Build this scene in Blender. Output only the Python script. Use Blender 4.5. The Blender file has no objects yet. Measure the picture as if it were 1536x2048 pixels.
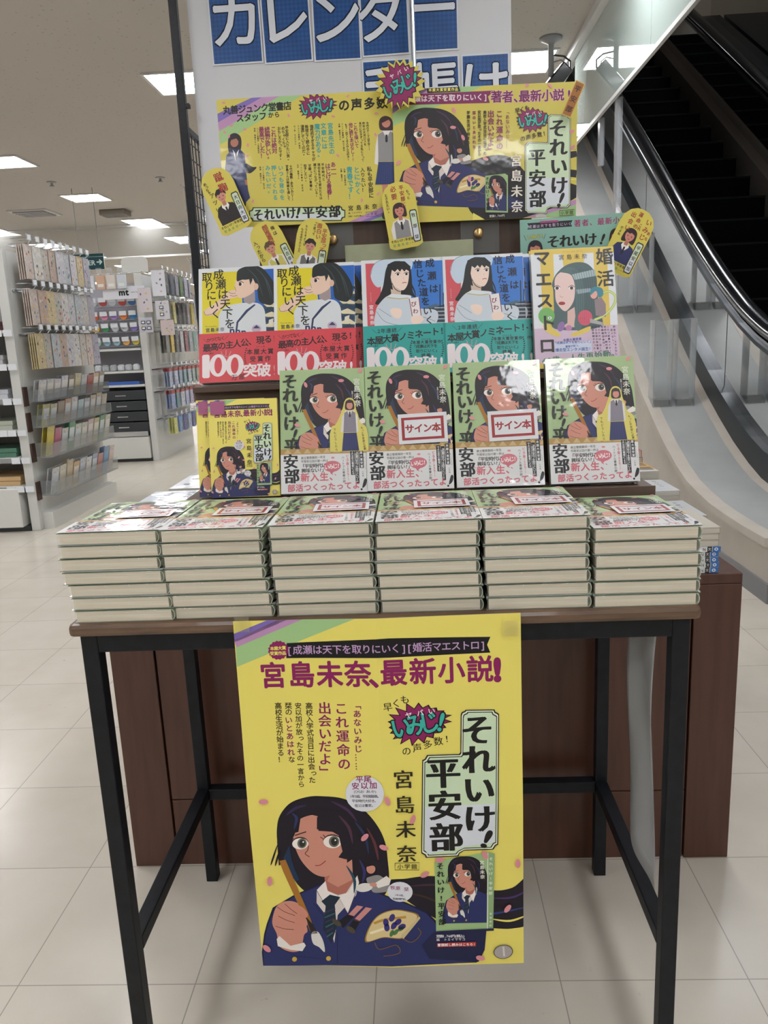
import bpy, bmesh, math, random
from mathutils import Vector, Matrix
from mathutils.geometry import tessellate_polygon
import numpy as np
random.seed(7)
R = math.radians
SC = bpy.context.scene
COL = SC.collection

# ---------------------------------------------------------------- camera
CAM = np.array([0.05442454, -0.94052697, 1.02438118])
CR = np.array([[0.9983841411, 0.0356950786, -0.0442150215],
               [0.0354890046, 0.2160204668, 0.9757436592],
               [-0.0443805962, 0.9757361423, -0.2144046254]])   # rows: right, up, forward
CR = np.array([CR[0], CR[1], CR[2]])
FPX = 1574.3
cd = bpy.data.cameras.new('camera'); cam = bpy.data.objects.new('camera', cd); COL.objects.link(cam)
cd.sensor_fit = 'VERTICAL'; cd.sensor_height = 24; cd.lens = FPX / 2048 * 24
cd.clip_start = .02; cd.clip_end = 100
mw = Matrix.Identity(4)
for i in range(3):
    mw[i][0] = CR[0][i]; mw[i][1] = CR[1][i]; mw[i][2] = -CR[2][i]; mw[i][3] = CAM[i]
cam.matrix_world = mw
SC.camera = cam

def at(u, v, x=None, y=None, z=None):
    """point of the place that is seen at photo pixel (u, v) on the plane x=, y= or z="""
    d = CR.T @ np.array([(u - 768) / FPX, -(v - 1024) / FPX, 1.0])
    t = (x - CAM[0]) / d[0] if x is not None else (y - CAM[1]) / d[1] if y is not None else (z - CAM[2]) / d[2]
    return Vector(CAM + t * d)

# ---------------------------------------------------------------- world, exposure, lamp strength
SC.view_settings.view_transform = 'Standard'; SC.view_settings.look = 'None'
SC.view_settings.gamma = 1; SC.view_settings.use_curve_mapping = False
SC.view_settings.exposure = 0.0
LAMP = 30.0
wd = bpy.data.worlds.new('world'); SC.world = wd; wd.use_nodes = True
wd.node_tree.nodes['Background'].inputs[0].default_value = (.93, .96, 1, 1)
wd.node_tree.nodes['Background'].inputs[1].default_value = .35
ZC = 2.8     # ceiling height

# ---------------------------------------------------------------- materials
def lin(h):
    h = h.lstrip('#'); o = []
    for i in (0, 2, 4):
        c = int(h[i:i+2], 16) / 255
        o.append(c / 12.92 if c <= .04045 else ((c + .055) / 1.055) ** 2.4)
    return (*o, 1)
MATS = {}
def mat(name, hexc, rough=.5, metal=0, coat=0, emit=0, spec=.5, noise=None, bump=None, coat_bump=None):
    """procedural principled material. noise=(scale, hex2, amount, stretch); bump=(scale, strength, stretch)"""
    if name in MATS: return MATS[name]
    m = bpy.data.materials.new(name); m.use_nodes = True; MATS[name] = m
    nt = m.node_tree; b = nt.nodes['Principled BSDF']; L = nt.links
    b.inputs['Base Color'].default_value = lin(hexc); b.inputs['Roughness'].default_value = rough
    b.inputs['Metallic'].default_value = metal; b.inputs['Specular IOR Level'].default_value = spec
    b.inputs['Coat Weight'].default_value = coat; b.inputs['Coat Roughness'].default_value = .06
    m.diffuse_color = lin(hexc)
    if emit:
        b.inputs['Emission Color'].default_value = lin(hexc); b.inputs['Emission Strength'].default_value = emit
    def tex(scale, stretch, detail=4):
        tc = nt.nodes.new('ShaderNodeTexCoord'); mp = nt.nodes.new('ShaderNodeMapping'); n = nt.nodes.new('ShaderNodeTexNoise')
        mp.inputs['Scale'].default_value = stretch; n.inputs['Scale'].default_value = scale; n.inputs['Detail'].default_value = detail
        L.new(tc.outputs['Object'], mp.inputs[0]); L.new(mp.outputs[0], n.inputs[0]); return n
    if noise:
        n = tex(noise[0], noise[3]); rp = nt.nodes.new('ShaderNodeMapRange')
        rp.inputs[1].default_value = .35; rp.inputs[2].default_value = .7; rp.inputs[4].default_value = noise[2]
        mx = nt.nodes.new('ShaderNodeMix'); mx.data_type = 'RGBA'
        mx.inputs[6].default_value = lin(hexc); mx.inputs[7].default_value = lin(noise[1])
        L.new(n.outputs[0], rp.inputs[0]); L.new(rp.outputs[0], mx.inputs[0]); L.new(mx.outputs[2], b.inputs['Base Color'])
    for bb, key in ((bump, 'Normal'), (coat_bump, 'Coat Normal')):
        if bb:
            n = tex(bb[0], bb[2], 3); bp = nt.nodes.new('ShaderNodeBump'); bp.inputs['Strength'].default_value = bb[1]; bp.inputs['Distance'].default_value = .01
            L.new(n.outputs[0], bp.inputs['Height']); L.new(bp.outputs[0], b.inputs[key])
    return m
def ink(hexc, fin='m'):
    """printed colour on paper: m matt, g gloss laminated, w inside crinkled shrink wrap"""
    k = 'ink_%s_%s' % (hexc.lstrip('#'), fin)
    if fin == 'w': return mat(k, hexc, .42, coat=.6, coat_bump=(20, .075, (1, 1, 1)))
    if fin == 'g': return mat(k, hexc, .38, coat=.35, coat_bump=(18, .04, (1, 1, 1)))
    return mat(k, hexc, .62, spec=.3)
def glass(name, tint, opac=.12, rough=.02, refl=.5):
    if name in MATS: return MATS[name]
    m = bpy.data.materials.new(name); m.use_nodes = True; MATS[name] = m
    nt = m.node_tree; nt.nodes.clear(); L = nt.links
    o = nt.nodes.new('ShaderNodeOutputMaterial'); t = nt.nodes.new('ShaderNodeBsdfTransparent'); g = nt.nodes.new('ShaderNodeBsdfGlossy')
    d = nt.nodes.new('ShaderNodeBsdfDiffuse'); a = nt.nodes.new('ShaderNodeMixShader'); c = nt.nodes.new('ShaderNodeMixShader'); f = nt.nodes.new('ShaderNodeFresnel')
    mu = nt.nodes.new('ShaderNodeMath'); mu.operation = 'MULTIPLY'; mu.inputs[1].default_value = refl * 2
    t.inputs[0].default_value = (*[(.93 + .07*x) if opac >= .08 and 'balustrade' not in name else x ** .5 for x in lin(tint)[:3]], 1); d.inputs[0].default_value = lin(tint); g.inputs['Roughness'].default_value = rough
    a.inputs[0].default_value = opac
    L.new(t.outputs[0], a.inputs[1]); L.new(d.outputs[0], a.inputs[2]); L.new(f.outputs[0], mu.inputs[0]); L.new(mu.outputs[0], c.inputs[0])
    L.new(a.outputs[0], c.inputs[1]); L.new(g.outputs[0], c.inputs[2]); L.new(c.outputs[0], o.inputs[0])
    return m

# ---------------------------------------------------------------- mesh building
class MB:
    def __init__(s): s.v = []; s.f = []; s.m = []; s.mats = []; s.T = None; s.sm = False
    def mi(s, m):
        if m not in s.mats: s.mats.append(m)
        return s.mats.index(m)
    def add(s, vs, fs, m):
        o = len(s.v); T = s.T
        s.v += [tuple(T @ Vector(p)) if T else tuple(p) for p in vs]
        k = s.mi(m)
        for f in fs: s.f.append([o + i for i in f]); s.m.append(k)
    def box(s, x0, x1, y0, y1, z0, z1, m):
        s.add([(x0,y0,z0),(x1,y0,z0),(x1,y1,z0),(x0,y1,z0),(x0,y0,z1),(x1,y0,z1),(x1,y1,z1),(x0,y1,z1)],
              [(0,3,2,1),(4,5,6,7),(0,1,5,4),(1,2,6,5),(2,3,7,6),(3,0,4,7)], m)
    def prism(s, pts, a0, a1, m, axis='y'):
        """closed 2-D outline extruded along an axis"""
        def P(p, a): return (p[0], a, p[1]) if axis == 'y' else (a, p[0], p[1]) if axis == 'x' else (p[0], p[1], a)
        n = len(pts); vs = [P(p, a0) for p in pts] + [P(p, a1) for p in pts]
        tri = tessellate_polygon([[Vector((p[0], p[1], 0)) for p in pts]])
        fs = [tuple(t) for t in tri] + [tuple(n + i for i in reversed(t)) for t in tri]
        fs += [(i, (i+1) % n, n + (i+1) % n, n + i) for i in range(n)]
        s.add(vs, fs, m)
    def tube(s, pts, r, m, n=10, flat=1.0):
        pts = [Vector(p) for p in pts]; vs = []; fs = []
        up = Vector((0, 0, 1))
        for i, p in enumerate(pts):
            d = (pts[min(i+1, len(pts)-1)] - pts[max(i-1, 0)]).normalized()
            a = d.cross(up if abs(d.z) < .95 else Vector((1, 0, 0))).normalized(); b = a.cross(d)
            for k in range(n):
                t = 2 * math.pi * k / n; vs.append(p + a * r * math.cos(t) + b * r * flat * math.sin(t))
        for i in range(len(pts) - 1):
            for k in range(n): fs.append((i*n+k, i*n+(k+1) % n, (i+1)*n+(k+1) % n, (i+1)*n+k))
        fs.append(tuple(range(n))); fs.append(tuple((len(pts)-1)*n + k for k in reversed(range(n))))
        s.add(vs, fs, m)
    def lathe(s, prof, c, m, n=24):
        vs = []; fs = []
        for r, z in prof:
            for k in range(n): vs.append((c[0] + r*math.cos(2*math.pi*k/n), c[1] + r*math.sin(2*math.pi*k/n), c[2] + z))
        for i in range(len(prof)-1):
            for k in range(n): fs.append((i*n+k, i*n+(k+1) % n, (i+1)*n+(k+1) % n, (i+1)*n+k))
        fs.append(tuple(reversed(range(n)))); fs.append(tuple((len(prof)-1)*n + k for k in range(n)))
        s.add(vs, fs, m)
    def mesh(s, name, smooth=False):
        me = bpy.data.meshes.new(name); me.from_pydata(s.v, [], s.f)
        for m in s.mats: me.materials.append(m)
        me.polygons.foreach_set('material_index', s.m)
        if smooth: me.polygons.foreach_set('use_smooth', [True] * len(s.f))
        me.update(); return me
    def build(s, name, parent=None, bevel=0, smooth=False, loc=None):
        o = bpy.data.objects.new(name, s.mesh(name, smooth)); COL.objects.link(o)
        if parent: o.parent = parent
        if loc: o.location = loc
        if bevel:
            b = o.modifiers.new('bevel', 'BEVEL'); b.width = bevel; b.segments = 2; b.limit_method = 'ANGLE'
        return o
def tag(o, label, cat, group=None, kind=None):
    if label: o['label'] = label
    if cat: o['category'] = cat
    if group: o['group'] = group
    if kind: o['kind'] = kind
    return o
def thing(name, label, cat, loc=(0, 0, 0), rot=(0, 0, 0), group=None):
    o = bpy.data.objects.new(name, None); o.empty_display_size = .02; COL.objects.link(o)
    o.location = loc; o.rotation_euler = rot
    return tag(o, label, cat, group)
def struct(o): o['kind'] = 'structure'; return o
def dup(src, loc, rot=None, label=None, group=None):
    r = src.copy(); COL.objects.link(r); r.location = loc
    if rot is not None: r.rotation_euler = rot
    if label: r['label'] = label
    if group: r['group'] = group
    for ch in list(src.children):
        c = ch.copy(); COL.objects.link(c); c.parent = r
        for g in list(ch.children):
            d = g.copy(); COL.objects.link(d); d.parent = c
    return r

# ---------------------------------------------------------------- printing: flat inks on a sheet
GL = {}
def glyph(ch, off):
    k = (ch, off)
    if k not in GL:
        c = bpy.data.curves.new('g', 'FONT'); c.body = ch; c.size = 1; c.offset = off; c.resolution_u = 3
        o = bpy.data.objects.new('g', c); COL.objects.link(o); bpy.context.view_layer.update()
        me = bpy.data.meshes.new_from_object(o); me.calc_loop_triangles()
        v = [(p.co.x, p.co.y) for p in me.vertices]; t = [tuple(q.vertices) for q in me.loop_triangles]
        xs = [p[0] for p in v] or [0]
        GL[k] = (v, t, (min(xs), max(xs)))
        bpy.data.objects.remove(o); bpy.data.curves.remove(c); bpy.data.meshes.remove(me)
    return GL[k]
def spl(pts, closed=True, n=6):
    P = [Vector(p) for p in pts]; N = len(P); o = []
    for i in range(N if closed else N - 1):
        a = P[(i-1) % N] if closed or i else P[0]; b = P[i]; c = P[(i+1) % N]
        d = P[(i+2) % N] if closed or i + 2 < N else P[-1]
        for k in range(n):
            t = k / n
            o.append(.5 * ((2*b) + (c-a)*t + (2*a-5*b+4*c-d)*t*t + (3*b-a-3*c+d)*t**3))
    if not closed: o.append(P[-1])
    return o
def homog(src, dst):
    A = []
    for (x, y), (u, v) in zip(src, dst):
        A.append([x, y, 1, 0, 0, 0, -u*x, -u*y, -u]); A.append([0, 0, 0, x, y, 1, -v*x, -v*y, -v])
    return np.linalg.svd(np.array(A, float))[2][-1].reshape(3, 3)
class Sheet:
    """paper w x h metres; drawing coordinates are those of a reference quad TL, TR, BR, BL"""
    STEP = .00007
    def __init__(s, w, h, quad=None, fin='m', base=None, clip=True):
        s.w, s.h, s.fin = w, h, fin
        quad = quad or [(0, 0), (w*1000, 0), (w*1000, h*1000), (0, h*1000)]
        s.H = homog(quad, [(0, h), (w, h), (w, 0), (0, 0)])
        q = [Vector(p) for p in quad]
        s.k = .5 * (w / ((q[1]-q[0]).length) + h / ((q[3]-q[0]).length))     # metres per drawing unit
        s.mb = MB(); s.clip = clip; s.X = lambda x, y: (x, y)
        s.g = 1.0
        if base: s.tris([(0, 0), (w, 0), (w, h), (0, h)], [(0, 1, 2), (0, 2, 3)], base, 0)
    def P(s, x, y):
        x, y = s.X(x, y); q = s.H @ np.array([x, y, 1.0]); return (q[0]/q[2], q[1]/q[2])
    def tris(s, v, t, col, L):
        m = ink(col, s.fin) if isinstance(col, str) else col
        z = L * s.STEP; w, h = s.w, s.h; V = []; F = []
        inside = [(0 <= p[0] <= w and 0 <= p[1] <= h) for p in v]
        base = [(p[0], p[1], z) for p in v]; V += base
        for f in t:
            if not s.clip or all(inside[i] for i in f): F.append(list(f)); continue
            poly = [v[i] for i in f]
            for ax, lim, sg in ((0, 0, 1), (0, w, -1), (1, 0, 1), (1, h, -1)):
                out = []
                for i in range(len(poly)):
                    a, b = poly[i-1], poly[i]; da = sg*(a[ax]-lim); db = sg*(b[ax]-lim)
                    if (da >= 0) != (db >= 0):
                        q = da/(da-db); out.append((a[0]+(b[0]-a[0])*q, a[1]+(b[1]-a[1])*q))
                    if db >= 0: out.append(b)
                poly = out
                if not poly: break
            if len(poly) >= 3:
                o = len(V); V += [(p[0], p[1], z) for p in poly]; F.append([o+i for i in range(len(poly))])
        if F: s.mb.add(V, F, m)
    def poly(s, pts, col, L=1, smooth=False, n=6):
        if smooth: pts = [(p.x, p.y) for p in spl(pts, True, n)]
        v = [s.P(*p) for p in pts]
        t = tessellate_polygon([[Vector((p[0], p[1], 0)) for p in v]])
        s.tris(v, [tuple(q) for q in t], col, L)
    def ell(s, cx, cy, rx, ry, col, L=1, rot=0, n=22):
        c, q = math.cos(R(rot)), math.sin(R(rot))
        s.poly([(cx + rx*math.cos(a)*c - ry*math.sin(a)*q, cy + rx*math.cos(a)*q + ry*math.sin(a)*c) for a in [2*math.pi*i/n for i in range(n)]], col, L)
    def rect(s, x0, y0, x1, y1, col, L=1): s.poly([(x0, y0), (x1, y0), (x1, y1), (x0, y1)], col, L)
    def line(s, pts, wd, col, L=2, smooth=False, taper=False):
        if smooth: pts = [(p.x, p.y) for p in spl(pts, False, 6)]
        v = [Vector(s.P(*p)) for p in pts]; N = len(v); a = []; b = []
        for i in range(N):
            d = (v[min(i+1, N-1)] - v[max(i-1, 0)]); d = d.normalized() if d.length else Vector((1, 0))
            w = wd * s.k * s.g * .5 * (math.sin(math.pi * (i+.6) / (N+.2)) if taper else 1)
            nn = Vector((-d.y, d.x)) * w; a.append(tuple(v[i]+nn)); b.append(tuple(v[i]-nn))
        s.tris(a + b, [t for i in range(N-1) for t in ((i, i+1, N+i+1), (i, N+i+1, N+i))], col, L)
    ROTV = set('ー「」『』（）()…[]〔〕—-')
    def text(s, st, p0, p1, size, col, L=3, b=.012, mn=0, rot=0, sx=1, sy=1, ital=0):
        """characters spaced evenly from centre p0 to centre p1; b weight, mn thick uprights like a brush-cut type"""
        vert = abs(p1[1]-p0[1]) > abs(p1[0]-p0[0]); n = len(st)
        adv = []
        for c in st: adv.append(1 if ord(c) > 0x2000 or vert else .62)
        if n > 1:
            cum = [0]
            for i in range(1, n): cum.append(cum[-1] + (adv[i-1] + adv[i]) / 2)
            cum = [c / cum[-1] for c in cum]
        else: cum = [0]
        k = size * s.k * s.g; cr, sr = math.cos(R(rot)), math.sin(R(rot))
        for i, ch in enumerate(st):
            if ch == ' ' or ch == '　': continue
            cx, cy = s.P(p0[0] + (p1[0]-p0[0])*cum[i], p0[1] + (p1[1]-p0[1])*cum[i])
            bb = 0; v, t, (gx0, gx1) = glyph(ch, round(bb, 3))
            wide = ord(ch) > 0x2000
            ox = .5 if wide else (gx0+gx1)/2
            sh = [(0, 0)]
            if mn: sh = [(-mn, 0), (-mn*.33, 0), (mn*.33, 0), (mn, 0)]
            if b > .005:
                e = b; nn = 4 if e <= .02 else 8 if e < .045 else 14
                sh = [(x0 + e*math.cos(2*math.pi*i/nn), e*math.sin(2*math.pi*i/nn)) for i in range(nn) for x0 in ((-mn, mn) if mn else (0,))]
            for q, (dx, dy) in enumerate(sh):
                out = []
                for (x, y) in v:
                    x = (x - ox + dx) * sx; y = (y - .36 + dy) * sy
                    if vert and ch in s.ROTV: x, y = (y, -x)
                    if vert and ch in '、。っゃょゅ': x += .25; y += .25 if ch in '、。' else .1
                    x += ital * y
                    x, y = x*cr - y*sr, x*sr + y*cr
                    out.append((cx + x*k, cy + y*k))
                s.tris(out, t, col, L + q*.02)
    def build(s, name, parent, loc=(0, 0, 0), rot=(0, 0, 0), thick=0, paper=None):
        if thick:
            m = ink(paper or 'e8e4d8', s.fin); w, h = s.w, s.h
            s.mb.add([(0,0,-.00001),(w,0,-.00001),(w,h,-.00001),(0,h,-.00001),(0,0,-thick),(w,0,-thick),(w,h,-thick),(0,h,-thick)],
                     [(3,2,1,0)[::-1],(4,5,6,7)[::-1],(0,1,5,4)[::-1],(1,2,6,5)[::-1],(2,3,7,6)[::-1],(3,0,4,7)[::-1]], m)
        o = s.mb.build(name, parent); o.location = loc; o.rotation_euler = rot; return o
# ================================================================ illustrations (generic students) and lettering
SKIN, HAIR, NAVY, YEL, MAG, TEAL, PINK = 'cb8c7a', '1d1722', '2a3163', 'e8da6c', '8a1f5c', '2f9f9c', 'd98f96'
def petals(S, pts, r, L=9):
    for i, (x, y) in enumerate(pts): S.ell(x, y, r, r*.55, PINK, L, rot=(i*67) % 180, n=10)
def burst(S, cx, cy, rx, ry, L=4, lw=5, outline='1a1216', fs=1.0):
    def star(k, n=19):
        o = []
        for i in range(n * 2):
            a = 2*math.pi*i/(2*n) + .08; q = (1.0 + .13*math.sin(i*2.7)) if i % 2 == 0 else .76
            o.append((cx + rx*q*k*math.cos(a), cy + ry*q*k*math.sin(a) - (.12*ry*math.cos(a))))
        return o
    S.poly(star(1.05), outline, L); S.poly(star(.97), MAG, L + .6)
    z = rx * .62 * fs
    for b, c, dl in ((.075, outline, 1.2), (.022, '3fb3a4', 1.9)):
        S.text('いみじ', (cx - rx*.52, cy + ry*.22), (cx + rx*.32, cy - ry*.02), z, c, L + dl, b=b, rot=9, sy=1.15)
        S.text('!', (cx + rx*.70, cy - ry*.05), (cx + rx*.70, cy - ry*.05), z*1.25, c, L + dl, b=b, rot=-14)
    S.text('ヤバい', (cx - rx*.3, cy - ry*.42), (cx + rx*.4, cy - ry*.62), z*.33, 'f0e6ea', L + 2.4, b=.02, rot=8)
def plaque(S, pts, lw, L=4, fill='cfdcc0', fill2='d3d8e6', split=None):
    """bordered name plate from an outline"""
    S.poly(pts, '23211f', L)
    c = Vector((sum(p[0] for p in pts)/len(pts), sum(p[1] for p in pts)/len(pts)))
def notched(x0, y0, x1, y1, r):
    return [(x0+r, y0), (x1-r, y0), (x1-r*.9, y0+r*.6), (x1-r*.4, y0+r*.9), (x1, y0+r), (x1, y1-r), (x1-r*.6, y1-r*.9), (x1-r*.9, y1-r*.5), (x1-r, y1),
            (x0+r, y1), (x0+r*.9, y1-r*.6), (x0+r*.4, y1-r*.9), (x0, y1-r), (x0, y0+r), (x0+r*.6, y0+r*.9), (x0+r*.9, y0+r*.5)]
def lplate(S, f, L=4, lw=6, r=26):
    """title plate of two joined panels: f = (xl0, yl0, xr0, yr0, xr1, yb_r, yb_l)"""
    xl, yl, xm, yr, xr, yb, yb2 = f
    def ring(d):
        a = [(xl+d+r, yl+d), (xm+d-r*.3, yl+d), (xm+d, yl+d-r*.4), (xm+d, yr+d+r), (xm+d+r*.2, yr+d+r*.5), (xm+d+r*.8, yr+d+r*.25), (xm+d+r, yr+d), (xr-d-r, yr+d), (xr-d-r*.8, yr+d+r*.5),
             (xr-d-r*.2, yr+d+r*.8), (xr-d, yr+d+r), (xr-d, yb-d-r), (xr-d-r*.5, yb-d-r*.8), (xr-d-r, yb-d), (xm+r, yb-d), (xm-d*.5, yb-d+r*.6), (xm-d-r*.2, yb2-d), (xl+d+r, yb2-d),
             (xl+d+r*.8, yb2-d-r*.5), (xl+d, yb2-d-r), (xl+d, yl+d+r), (xl+d+r*.5, yl+d+r*.8)]
        return a
    S.poly(ring(0), '23211f', L); S.poly(ring(lw*.7), 'dfe6cf', L+.5); S.poly(ring(lw*1.5), '23211f', L+1); S.poly(ring(lw*2.1), 'c9ddbb', L+1.5)
    # printed two-tone fill (green above, pale lilac below)
    S.poly([(xl+lw*2.6, (yl+yb2)/2), (xr-lw*2.6, (yl+yb2)/2 - lw), (xr-lw*2.6, yb-r-lw*2), (xm, yb-lw*2.6), (xl+lw*2.6+r*.6, yb2-lw*2.8), (xl+lw*2.6, yb2-r-lw*2.4)], 'd5dae2', L+2)

def girl(S, X, L=3, hand=True, low=True, stream=False):
    """student with a dark bob, navy blazer and calligraphy brush; X maps drawing units to the sheet"""
    old = S.X; og = S.g; S.X = X
    a = X(0, 0); b = X(100, 0); S.g = math.hypot(b[0]-a[0], b[1]-a[1]) / 100
    # far hair, blazer
    S.poly([(270,200),(320,140),(400,112),(480,108),(580,118),(670,160),(745,240),(790,330),(806,430),(812,520),(790,600),(700,640),(560,640),(430,600),(360,545),(322,470),(285,420),(262,350),(256,270)], HAIR, L, True)
    S.poly([(196,950),(190,880),(200,790),(212,740),(240,660),(340,600),(480,540),(660,540),(800,600),(900,640),(1000,690),(1090,780),(1200,860),(1290,900),(1270,960)], '151a3a', L+1)
    S.poly([(202,950),(198,880),(208,790),(222,738),(252,662),(345,606),(480,548),(660,548),(800,608),(900,648),(1000,700),(1080,790),(1190,868),(1280,905),(1262,965)], NAVY, L+1.5)
    # neck, shirt, tie
    S.poly([(490,470),(610,440),(640,520),(640,610),(520,610),(496,560)], 'b06d5e', L+2.2)
    S.poly([(455,640),(455,580),(495,535),(510,580),(560,600),(600,590),(655,500),(664,535),(650,600),(560,700),(545,840),(500,700)], 'd8cfc9', L+2.8)
    S.poly([(455,575),(498,530),(508,578),(560,606),(500,655)], 'ebe4df', L+3.2); S.poly([(560,606),(612,585),(652,505),(664,540),(610,690)], 'ebe4df', L+3.2)
    S.line([(455,578),(500,655),(560,606),(612,690),(664,540)], 3, '4a4048', L+3.5)
    S.poly([(478,632),(520,598),(572,610),(545,650),(556,760),(530,845),(488,770),(500,655)], '1d2b3c', L+3.9)
    for i in range(6): S.line([(492+i*3, 690+i*24), (548-i*2, 668+i*24)], 7, '36636e' if i % 2 else '3b3350', L+4.3)
    S.line([(255,850),(360,905),(520,925)], 3, '1b2147', L+3); S.line([(440,640),(560,800),(560,945)], 3, '161b3d', L+3)
    # face
    S.poly([(345,290),(352,235),(400,205),(470,200),(560,240),(590,300),(600,400),(600,450),(560,470),(520,500),(480,508),(430,485),(380,430),(350,370),(335,320)], SKIN, L+4.6, True)
    S.poly([(520,500),(600,440),(628,420),(634,520),(560,560),(505,530)], SKIN, L+4.7)
    for ex, ey, k in ((372, 342, 1.0), (530, 333, 1.12)):
        S.ell(ex, ey, 40*k, 28*k, 'efe6e0', L+5.2); S.ell(ex+8, ey-2, 23*k, 25*k, '6b6a60', L+5.5); S.ell(ex+9, ey-2, 15*k, 18*k, '2a2a26', L+5.8); S.ell(ex+14, ey-9, 4, 4, 'ffffff', L+6.1)
        S.line([(ex-44*k, ey-6), (ex-26*k, ey-25*k), (ex, ey-31*k), (ex+26*k, ey-24*k), (ex+42*k, ey-4)], 7, '2a1a1e', L+6, True, True)
        S.line([(ex-40*k, ey-14), (ex-54*k, ey-24)], 4, '2a1a1e', L+6); S.line([(ex-32*k, ey-22), (ex-42*k, ey-36)], 4, '2a1a1e', L+6)
    S.line([(412,352),(408,375),(396,392),(418,408)], 4, '5e2f30', L+6, True); S.line([(446,452),(470,450),(498,428)], 5, '9a3e3a', L+6, True)
    S.line([(345,300),(400,282)], 6, '3a2024', L+6)
    # fringe and side locks
    S.poly([(258,330),(262,230),(300,160),(380,118),(470,108),(560,118),(640,150),(700,200),(640,330),(600,420),(560,410),(580,380),(560,300),(530,282),(460,278),(455,205),(420,196),(372,210),(362,282),(320,295),(318,350),(330,420),(300,430),(268,450)], HAIR, L+6.6)
    S.poly([(452,270),(452,208),(474,222),(560,290),(540,284)], HAIR, L+6.7)
    S.line([(262,340),(240,410),(228,448)], 9, HAIR, L+6.6, True, True); S.line([(275,360),(258,420),(250,452)], 10, HAIR, L+6.6, True, True)
    S.poly([(318,350),(330,420),(346,470),(370,520),(350,530),(300,450),(290,410)], '1e3350', L+6.8)
    for q, c in (([(300,200),(345,165),(400,150)], '332a4c'), ([(520,130),(600,170),(650,230)], '452a4c'), ([(560,200),(610,260),(630,340)], '4f2e40'), ([(640,230),(690,300),(710,390)], '2a3458'),
                 ([(700,260),(740,340),(760,430)], '5c3038'), ([(330,190),(352,215),(340,270)], '2a3560'), ([(600,450),(640,520),(640,590)], '1f4a5a'), ([(665,420),(690,480),(680,540)], '30306a')):
        S.line(q, 15, c, L+7.1, True, True)
    if hand:
        S.poly([(270,425),(300,420),(420,700),(445,770),(425,780),(400,720),(290,480)], 'a56f2b', L+9)
        S.poly([(398,700),(438,745),(462,790),(432,795)], '2a2320', L+9.2)
        S.poly([(432,790),(462,782),(490,830),(498,885),(470,860),(440,840)], 'd9d6d2', L+9.2, True)
        S.poly([(245,690),(262,650),(300,628),(350,632),(395,665),(412,700),(405,740),(412,780),(395,800),(380,870),(330,880),(275,850),(262,790),(240,740)], SKIN, L+8, True)
        S.poly([(330,640),(380,655),(412,690),(402,712),(360,690),(325,668)], 'cd8b78', L+9.6, True); S.poly([(345,690),(395,705),(412,740),(398,752),(350,720)], 'cd8b78', L+9.6, True)
        S.poly([(352,730),(392,748),(408,778),(390,785),(350,756)], 'cd8b78', L+9.6, True)
        for q in ([(262,655),(300,680),(350,700)], [(268,700),(310,722),(350,735)], [(255,750),(300,765),(345,770)], [(300,640),(330,668),(360,690)]): S.line(q, 3, '6b3a34', L+9.9, True)
        S.poly([(262,815),(275,800),(330,850),(395,835),(405,850),(388,878),(330,870),(268,850)], 'e6e0da', L+10.2); S.ell(350, 918, 12, 12, 'c9a747', L+10); S.ell(517, 918, 12, 12, 'c9a747', L+10)
    if low:
        # small seated student at the shoulder, pair of legs, folding fan
        S.poly([(700,520),(718,505),(770,500),(825,560),(800,580),(740,585),(720,560)], '8f8c8c', L+8.2, True)
        S.poly([(705,450),(720,428),(755,420),(790,450),(800,480),(760,490),(720,480)], HAIR, L+8, True); S.ell(722, 466, 22, 24, SKIN, L+8.2); S.poly([(700,455),(712,432),(750,425),(785,445),(795,475),(760,478),(735,450)], HAIR, L+8.6, True)
        S.poly([(740,540),(800,500),(822,520),(815,545),(760,562)], 'e6e0da', L+8.6); S.ell(690, 560, 42, 22, 'dcd9d4', L+8.6, rot=-8); S.ell(735, 545, 18, 10, SKIN, L+8.9)
        for dx in (0, 44): 
            S.poly([(655+dx,650+dx*.2),(686+dx,656+dx*.2),(640+dx*.6,705+dx*.6),(612+dx*.6,698+dx*.6)], 'c98a86', L+8.5)
            S.poly([(612+dx*.7,695+dx*.5),(642+dx*.7,705+dx*.5),(588+dx*1.2,765+dx*.5),(562+dx*1.2,735+dx*.5)], '17151f', L+8.5)
            S.ell(556+dx*1.6, 738+dx*.8, 26, 13, '4b4536', L+8.8, rot=35)
        fan = [(700,835),(715,760),(760,700),(830,672),(900,680),(965,712),(900,790),(878,820),(790,812)]
        S.poly(fan, '9a7430', L+8.4, True); S.poly([(p[0]*.94+49, p[1]*.94+45) for p in fan], 'd9c48f', L+8.8, True)
        for q, c in (([(722,790),(780,770),(850,745)], 'efe3bb'), ([(740,740),(800,720),(900,712)], 'b9903c')): S.line(q, 14, c, L+9, True)
        for x, y in ((800,735),(830,712),(860,735),(880,760),(840,752),(805,760)): S.ell(x, y, 20, 14, '3a3279', L+9.3, rot=x)
        for x, y in ((850,785),(875,770),(830,790)): S.ell(x, y, 18, 10, '4f7a4a', L+9.3, rot=x)
        S.poly([(965,712),(972,722),(888,822),(872,808)], 'c9b98a', L+9.4)
        S.line([(880,815),(930,840),(975,800),(960,770)], 6, '6a5440', L+9.4, True); S.line([(745,835),(770,870),(850,850),(870,890),(790,905)], 6, '6a5440', L+9.4, True)
    S.X = old; S.g = og
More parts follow.
